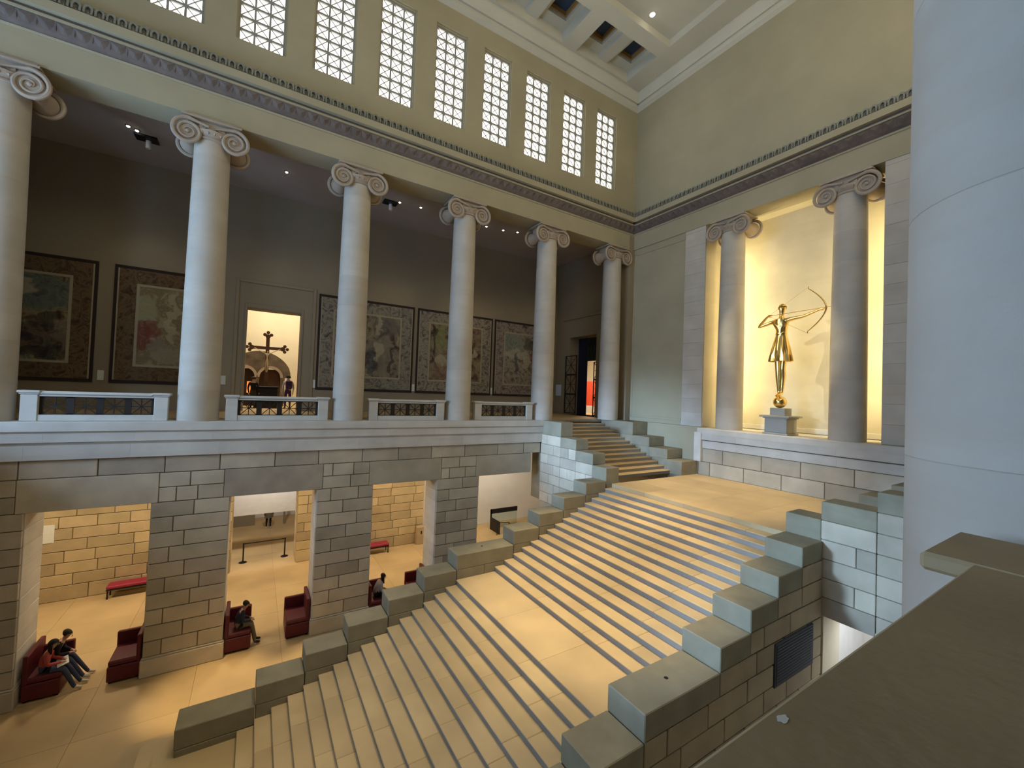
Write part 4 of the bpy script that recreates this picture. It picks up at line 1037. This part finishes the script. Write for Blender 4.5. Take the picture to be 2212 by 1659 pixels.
def fingers(J, B, side, wrist, d, up, mi, s=1.0):
    """palm, four fingers of unequal length and a thumb; d = pointing direction, up = back-of-hand normal"""
    d = Vector(d).normalized(); up = Vector(up); up = (up - d*up.dot(d)).normalized(); lat = d.cross(up)
    w = Vector(J[wrist][:3]); pk = side+'_palm'; p = w + d*0.075*s
    J[pk] = (*p, (0.036*s, 0.020*s)); B.append((wrist, pk, mi))
    for n, (off, ln) in enumerate(((-0.030, 0.066), (-0.010, 0.078), (0.010, 0.073), (0.028, 0.056))):
        a = p + d*0.025*s + lat*off*s; b = a + (d*0.8 - up*0.35).normalized()*ln*0.55*s; c = b + (d*0.35 - up*0.9).normalized()*ln*0.5*s
        for t, q, r in (('a', a, 0.011), ('b', b, 0.0095), ('c', c, 0.008)): J['%s_f%d%s' % (side, n, t)] = (*q, r*s)
        B += [(pk, '%s_f%da' % (side, n), mi), ('%s_f%da' % (side, n), '%s_f%db' % (side, n), mi), ('%s_f%db' % (side, n), '%s_f%dc' % (side, n), mi)]
    a = w + d*0.045*s - lat*0.045*s - up*0.01*s; b = a + (d - lat*0.5 - up*0.4).normalized()*0.05*s
    J[side+'_ta'] = (*a, 0.012*s); J[side+'_tb'] = (*b, 0.010*s); B += [(pk, side+'_ta', mi), (side+'_ta', side+'_tb', mi)]
def head_parts(o, J, hair_mat, style='short', look=(1, 0, 0), skin=None, r=0.105):
    """hair cap, nose, ears, eyes and mouth as children of the body"""
    h = Vector(J['head'][:3]); f = Vector(look).normalized(); upv_ = Vector((0,0,1)); lat = upv_.cross(f).normalized()
    mb = MB(); V = []; F = []; n, m = 14, 8
    for i in range(m+1):
        ph = math.pi*0.60*i/m
        for k in range(n):
            a = 2*math.pi*k/n; back = max(0, -math.cos(a))
            ph2 = ph*(1.0 if math.cos(a) < 0.2 else 0.72); rr = r*1.10
            q = h + upv_*(0.025 + rr*1.12*math.cos(ph2)) + f*(rr*1.06*math.sin(ph2)*math.cos(a) - 0.012) + lat*(rr*0.96*math.sin(ph2)*math.sin(a))
            V.append(q)
    for i in range(m):
        for k in range(n): F.append((i*n+k, i*n+(k+1) % n, (i+1)*n+(k+1) % n, (i+1)*n+k))
    mb.add(V, F)
    if style == 'long':
        V = []; F = []
        for i in range(6):
            for k in range(9):
                a = math.pi*(0.5 + k/8); w = r*(1.05+0.05*i)
                V.append(h + upv_*(0.04-0.055*i) + f*(w*math.cos(a)) + lat*(w*math.sin(a)))
        for i in range(5):
            for k in range(8): F.append((i*9+k, i*9+k+1, (i+1)*9+k+1, (i+1)*9+k))
        mb.add(V, F)
    if style == 'bun': mb.lathe([(0.0, -0.05), (0.04, -0.04), (0.055, 0), (0.04, 0.04), (0.0, 0.05)], 12, h - f*r*1.15 + upv_*0.05)
    hr = mb.build('hair', hair_mat, o, True)
    mb = MB(); c = h + f*(r*0.92) - upv_*0.015
    mb.add([c - lat*0.015 - upv_*0.02, c + lat*0.015 - upv_*0.02, c + upv_*0.03, c + f*0.03 - upv_*0.015], [(0, 1, 3), (1, 2, 3), (2, 0, 3)])
    for s_ in (-1, 1):
        e = h + lat*s_*r*0.93
        mb.add([e + f*0.015, e - f*0.02 + lat*s_*0.015 + upv_*0.028, e - f*0.025 + lat*s_*0.012 - upv_*0.02], [(0, 1, 2), (2, 1, 0)])
    mb.build('nose_and_ears', skin or M_skin, o, True)
    mb = MB()
    for s_ in (-1, 1): mb.lathe([(0.0, -0.008), (0.012, -0.004), (0.012, 0.004), (0.0, 0.008)], 8, h + f*r*0.86 + lat*s_*0.036 + upv_*0.018)
    mb.bar(h + f*r*0.90 + lat*0.026 - upv_*0.052, h + f*r*0.90 - lat*0.026 - upv_*0.052, 0.014, 0.010)
    mb.build('eyes_and_mouth', hair_mat, o)
def base_joints(seat=None):
    J = {}; h = seat
    return J
def seated(h, lean=0.0, ankle=((0.50, 0.12), (0.50, -0.12)), knee_z=0.02, hands=((0.34, 0.10, 0.22), (0.34, -0.10, 0.22)), look=(1, 0, -0.3)):
    s = lambda t: lean*t
    J = {'pelvis': (0.0, 0, h+0.10, (0.18, 0.15)), 'spine': (s(0.4)-0.02, 0, h+0.30, (0.17, 0.14)), 'chest': (s(0.9)-0.01, 0, h+0.48, (0.185, 0.145)),
         'neck': (s(1.25)+0.01, 0, h+0.62, 0.052), 'head': (s(1.5)+0.05, 0, h+0.76, (0.085, 0.10)), 'crown': (s(1.55)+0.045, 0, h+0.84, 0.08)}
    B = [('pelvis', 'spine', 1), ('spine', 'chest', 1), ('chest', 'neck', 0), ('neck', 'head', 0), ('head', 'crown', 0)]
    for sd, sg, (ax, ay), hp in (('l', 1, ankle[0], hands[0]), ('r', -1, ankle[1], hands[1])):
        J[sd+'_sh'] = (s(1.05)-0.01, sg*0.20, h+0.53, 0.085)
        el = Vector((s(1.0)*0.8+0.05, sg*0.25, h+0.28)); J[sd+'_el'] = (*el, 0.062)
        w = Vector((hp[0]+s(0.5), hp[1], h+hp[2])); J[sd+'_wr'] = (*w, 0.040)
        B += [('chest', sd+'_sh', 1), (sd+'_sh', sd+'_el', 1), (sd+'_el', sd+'_wr', 1)]
        J[sd+'_hip'] = (0.03, sg*0.10, h+0.095, 0.105); J[sd+'_kn'] = (0.46, sg*0.13, h+0.07+knee_z, 0.076)
        J[sd+'_an'] = (ax, ay, 0.09, 0.052); J[sd+'_toe'] = (ax+0.18, ay*1.1, 0.045, (0.052, 0.038))
        B += [('pelvis', sd+'_hip', 2), (sd+'_hip', sd+'_kn', 2), (sd+'_kn', sd+'_an', 2), (sd+'_an', sd+'_toe', 3)]
        fingers(J, B, sd, sd+'_wr', w-el, (0, 0, 1), 0)
    return J, B
def standing(stride=0.06, arms=0.06):
    J = {'pelvis': (0, 0, 0.94, (0.15, 0.115)), 'spine': (0, 0, 1.14, (0.135, 0.10)), 'chest': (0, 0, 1.32, (0.165, 0.115)), 'neck': (0.01, 0, 1.48, 0.052), 'head': (0.03, 0, 1.61, (0.085, 0.10)), 'crown': (0.025, 0, 1.69, 0.08)}
    B = [('pelvis', 'spine', 1), ('spine', 'chest', 1), ('chest', 'neck', 0), ('neck', 'head', 0), ('head', 'crown', 0)]
    for sd, sg in (('l', 1), ('r', -1)):
        J[sd+'_sh'] = (0, sg*0.19, 1.38, 0.065); J[sd+'_el'] = (-0.02, sg*0.25, 1.10, 0.046); J[sd+'_wr'] = (arms, sg*0.25, 0.86, 0.033)
        J[sd+'_hip'] = (0, sg*0.09, 0.88, 0.09); J[sd+'_kn'] = (0.02+sg*stride*0.5, sg*0.10, 0.49, 0.064); J[sd+'_an'] = (sg*stride-0.02, sg*0.10, 0.09, 0.042); J[sd+'_toe'] = (sg*stride+0.16, sg*0.12, 0.04, (0.042, 0.03))
        B += [('chest', sd+'_sh', 1), (sd+'_sh', sd+'_el', 1), (sd+'_el', sd+'_wr', 1), ('pelvis', sd+'_hip', 2), (sd+'_hip', sd+'_kn', 2), (sd+'_kn', sd+'_an', 2), (sd+'_an', sd+'_toe', 3)]
        fingers(J, B, sd, sd+'_wr', (0.08, 0, -0.25), (0, sg, 0), 0)
    return J, B
C_ = lambda n, c: plain('cloth_'+n, c, 0.9)
white_shoe = C_('white_shoe', (0.62, 0.56, 0.48)); dark_shoe = C_('dark_shoe', (0.02, 0.02, 0.02))
coral, jeans, navy, khaki, blk, silver, oliv, purple = C_('coral', (0.42, 0.075, 0.06)), C_('denim', (0.055, 0.065, 0.11)), C_('navy', (0.02, 0.026, 0.045)), C_('khaki', (0.16, 0.13, 0.09)), C_('black', (0.008, 0.008, 0.009)), C_('silver', (0.34, 0.34, 0.37)), C_('olive', (0.15, 0.13, 0.08)), C_('plum', (0.045, 0.015, 0.05))
PS = 1.2
h = 0.82/PS
XS = bx(BAYS[2], -1) + 0.12
J, B = seated(h, 0.10, ((0.80, 0.10), (0.72, -0.16)), -0.04)
p1 = figure('person', J, B, (XS+0.42, 21.15, FL), 0.05, PS, [M_skin, coral, jeans, white_shoe], 'person in coral top and jeans slumped on the leftmost sofa', 'person'); head_parts(p1, J, M_hair, 'long')
J, B = seated(h, 0.22, ((0.86, 0.12), (0.80, -0.10)), 0.0, look=(1, 0, -0.6))
p2 = figure('person', J, B, (XS+0.40, 21.75, FL), 0.0, PS, [M_skin, blk, jeans, white_shoe], 'person in black hunched beside the one in coral', 'person'); head_parts(p2, J, M_hair, 'short', (1, 0, -0.4))
o = cbox('folded_paper', XS+0.75, XS+1.05, 20.95, 21.45, FL+1.02, FL+1.04, M_white, None, 0.003); o.rotation_euler = (0.1, -0.25, 0.3); props(o, 'white sheet of paper on the lap of the person in coral', 'paper')
XS2 = bx(BAYS[3], -1) + 0.04
J, B = seated(h, 0.16, ((0.62, 0.11), (0.58, -0.12)))
p3 = figure('person', J, B, (XS2+0.40, 21.2, FL), 0.08, PS, [M_skin, navy, khaki, dark_shoe], 'person in navy jacket leaning over on the second opening sofa', 'person'); head_parts(p3, J, M_hair, 'short', (1, 0, -0.4))
XS3 = bx(BAYS[4], -1) + 0.04
J, B = seated(h, 0.20, ((0.58, 0.11), (0.58, -0.12)))
p4 = figure('person', J, B, (XS3+0.40, 21.25, FL), 0.05, PS, [M_skin, silver, blk, dark_shoe], 'person in silver grey top seated behind the stair parapet', 'person'); head_parts(p4, J, M_hair, 'long', (1, 0, -0.4))
J, B = standing()
p5 = figure('person', J, B, (1.3, 37.7, FL), -1.4, 1.22, [M_skin, oliv, blk, white_shoe], 'distant person in olive coat and black leggings beyond the barrier', 'person'); head_parts(p5, J, M_hair, 'long')
mb = MB(); mb.lathe([(0.24, 0.70), (0.225, 0.90), (0.20, 1.10), (0.21, 1.34), (0.12, 1.46)], 18); mb.build('coat', oliv, p5, True, fix=False)
J, B = standing(0.05, 0.10)
p6 = figure('person', J, B, (1.80, 30.9, 0.0), 1.7, 1.28, [M_skin, C_('pale_top', (0.50, 0.46, 0.38)), purple, dark_shoe], 'visitor with a plum backpack standing in the lit doorway room', 'person'); head_parts(p6, J, M_hair, 'short')
bk = empty('backpack', (1.80+0.03, 30.9-0.20, 1.62), 'plum backpack on the back of the visitor in the lit room', 'backpack')
cbox('bag_body', -0.19, 0.19, -0.14, 0.12, -0.32, 0.26, purple, bk, 0.07); cbox('bag_pocket', -0.14, 0.14, -0.20, -0.12, -0.28, -0.02, purple, bk, 0.03)
J, B = standing(0.04, 0.16)
p7 = figure('person', J, B, (-0.15, 31.6, 0.0), 1.3, 1.18, [M_skin, blk, C_('charcoal', (0.03, 0.03, 0.032)), dark_shoe], 'visitor in black at the left of the lit doorway room', 'person'); head_parts(p7, J, M_hair, 'short')

# pale figure on the crucifix
J = {'pelvis': (0, 0, 3.20, (0.075, 0.06)), 'spine': (0, 0, 3.38, (0.06, 0.05)), 'chest': (0, 0, 3.60, (0.085, 0.055)), 'neck': (0, 0, 3.75, 0.03), 'head': (0.02, 0.02, 3.84, 0.05), 'crown': (0.02, 0.02, 3.89, 0.04)}
B = [('pelvis', 'spine', 0), ('spine', 'chest', 0), ('chest', 'neck', 0), ('neck', 'head', 0), ('head', 'crown', 0)]
for sd, sg in (('l', 1), ('r', -1)):
    J[sd+'_sh'] = (0, sg*0.12, 3.70, 0.032); J[sd+'_el'] = (0, sg*0.42, 3.86, 0.025); J[sd+'_wr'] = (0, sg*0.70, 4.02, 0.02); J[sd+'_hd'] = (0, sg*0.78, 4.05, 0.022)
    J[sd+'_hip'] = (0, sg*0.05, 3.14, 0.05); J[sd+'_kn'] = (0.05, sg*0.05, 2.82, 0.036); J[sd+'_an'] = (0.0, sg*0.03, 2.50, 0.024); J[sd+'_toe'] = (0.05, sg*0.03, 2.42, 0.02)
    B += [('chest', sd+'_sh', 0), (sd+'_sh', sd+'_el', 0), (sd+'_el', sd+'_wr', 0), (sd+'_wr', sd+'_hd', 0), ('pelvis', sd+'_hip', 0), (sd+'_hip', sd+'_kn', 0), (sd+'_kn', sd+'_an', 0), (sd+'_an', sd+'_toe', 0)]
figure('carved_figure', J, B, (0, -0.10, 0), -math.pi/2, 1.0, [M_ivory], parent=cx)

# ------------------------------------------------------------------ gilded statue (generic archer in a plain tunic)
sq = 1.31; BALL = 0.31
gs_ = empty('gilded_statue', (23.1, 10.82, 1.33), 'gilded statue of a standing archer drawing a bow, in the lit niche', 'statue')
MB().lathe([(BALL*math.sin(math.pi*i/20)+0.0005, -BALL*math.cos(math.pi*i/20)+BALL) for i in range(21)], 32).build('ball', M_gold, gs_, True, fix=False)
# local frame of the figure: x forward (towards the hall, -X world), y to the figure's left
J = {'pelvis': (0, 0.02, 2.02, (0.21, 0.165)), 'waist': (0.0, 0.0, 2.32, (0.165, 0.13)), 'chest': (0.02, -0.01, 2.72, (0.22, 0.16)), 'neck': (0.01, 0.0, 3.02, 0.072), 'jaw': (0.03, 0.025, 3.16, (0.085, 0.10)), 'head': (0.02, 0.03, 3.26, (0.115, 0.13)), 'crown': (0.0, 0.03, 3.37, (0.10, 0.115))}
B = [('pelvis', 'waist', 0), ('waist', 'chest', 0), ('chest', 'neck', 0), ('neck', 'jaw', 0), ('jaw', 'head', 0), ('head', 'crown', 0)]
J['l_sh'] = (0.02, 0.25, 2.84, 0.082); J['l_el'] = (0.05, 0.72, 2.88, 0.056); J['l_wr'] = (0.06, 1.16, 3.03, 0.042)
J['r_sh'] = (0.02, -0.25, 2.82, 0.082); J['r_el'] = (0.05, -0.78, 2.66, 0.058); J['r_wr'] = (0.16, -0.44, 2.96, 0.042)
for sd, sg, kx, kz, fx_, fy_ in (('l', 1, 0.05, 1.10, 0.0, 0.045), ('r', -1, 0.0, 1.10, -0.06, -0.06)):
    J[sd+'_hip'] = (0, sg*0.12, 1.90, 0.135); J[sd+'_kn'] = (kx, sg*0.085, kz, 0.10); J[sd+'_calf'] = (kx*0.5-0.03, sg*0.08, 0.80, 0.10); J[sd+'_an'] = (fx_, fy_, 0.22, 0.058); J[sd+'_toe'] = (fx_+0.20, fy_*1.3, 0.11, (0.05, 0.035))
    B += [('pelvis', sd+'_hip', 0), (sd+'_hip', sd+'_kn', 0), (sd+'_kn', sd+'_calf', 0), (sd+'_calf', sd+'_an', 0), (sd+'_an', sd+'_toe', 0), ('chest', sd+'_sh', 0), (sd+'_sh', sd+'_el', 0), (sd+'_el', sd+'_wr', 0)]
fingers(J, B, 'l', 'l_wr', (0, 1, 0.25), (0, 0, 1), 0, 1.5); fingers(J, B, 'r', 'r_wr', (0.1, 0.4, 0.25), (0, -0.3, 1), 0, 1.5)
bd = figure('figure_body', J, B, (0, 0, 2*BALL-0.17), math.pi, 1.45, [M_gold], parent=gs_, sub=2)
head_parts(bd, J, M_gold, 'bun', (0.8, 0.5, 0), M_gold, 0.125)
# tunic: fitted bodice and short pleated skirt following the body
mb = MB(); V = []; F = []; n = 48; rows = [(2.88, 0.225, 0.165, 0), (2.74, 0.235, 0.185, 0), (2.52, 0.185, 0.15, 0), (2.34, 0.172, 0.142, 0), (2.20, 0.205, 0.165, 0.01), (2.02, 0.25, 0.205, 0.02), (1.80, 0.30, 0.245, 0.045), (1.56, 0.345, 0.285, 0.07), (1.36, 0.375, 0.305, 0.085)]
for (z, ry, rx, pl_) in rows:
    for k in range(n):
        a = 2*math.pi*k/n; q = 1 + pl_*math.cos(12*a)
        V.append((rx*q*math.cos(a), ry*q*math.sin(a), z))
for i in range(len(rows)-1):
    for k in range(n): F.append((i*n+k, i*n+(k+1) % n, (i+1)*n+(k+1) % n, (i+1)*n+k))
mb.add(V, F); tn = mb.build('tunic', M_gold, bd, True)
mb = MB(); mb.lathe([(0.178, 2.30), (0.188, 2.33), (0.188, 2.37), (0.178, 2.40)], 36); bl_ = mb.build('belt', M_gold, bd, True, fix=False); bl_.scale = (0.86, 1.0, 1.0)
# bow, string, arrow (figure frame)
hx, hy, hz = 0.09, 1.30, 3.07
bow = []
for i in range(25):
    t = -1 + 2*i/24; a = abs(t)
    bow.append((hx, hy + 0.10 - 0.62*a**1.7 + (0.10 if a > 0.93 else 0), hz + t*0.80))
MB().tube(bow, [0.014 + 0.014*(1-abs(-1+2*i/24)) for i in range(25)], 8).build('bow', M_gold, bd, True)
MB().tube([bow[0], (0.16, -0.36, 3.02), bow[-1]], 0.005, 6).build('bowstring', M_gold, bd)
mb = MB(); mb.tube([(0.16, -0.36, 3.02), (hx, hy+0.32, hz+0.02)], 0.010, 6); mb.lathe([(0.0, 0.0), (0.028, 0.0), (0.0, 0.10)], 8, (hx, hy+0.32, hz+0.02), 'y'); mb.build('arrow', M_gold, bd)

# niche lighting: warm floods on the ceiling edge of the hall and hidden strips behind the jambs
spot('niche_flood_light', (8.0, 19.3, 10.5), (24.3, 10.1, 4.2), 5500, (1.0, 0.88, 0.62), 19, 0.5, 0.10)
area('niche_strip_light', (EW+1.3, 14.75, 6.0), (25.5, 11.5, 6.0), 400, GOLD, 0.25, 10.0)
area('niche_strip_light', (EW+1.3, 6.85, 6.0), (25.5, 10.0, 6.0), 280, GOLD, 0.25, 10.0)

mb = MB(); n = 24
ring = [(0.0085*(1+0.2*math.sin(1.3*k))*math.cos(2*math.pi*k/n)*1.6, 0.0085*(1+0.15*math.cos(0.8*k))*math.sin(2*math.pi*k/n)) for k in range(n)]
mb.add([(x, y, 0.9505) for x, y in ring]+[(x, y, 0.9512) for x, y in ring], [tuple(range(n, 2*n))]+[(k, (k+1) % n, n+(k+1) % n, n+k) for k in range(n)])
mb.build('pale_chip', M_label, nb, loc=(0.88-3.0, 0.395-0.27, 0))
for par, y in ((pl, (YL+YLo)/2), (prr, (YR+YRo)/2)):
    MB().lathe([(0.0, 0), (0.05, 0), (0.045, 0.012), (0.0, 0.014)], 14, (8.4, y, ZC-4*BZ)).build('bronze_stud', M_bronze, par, True, fix=False)
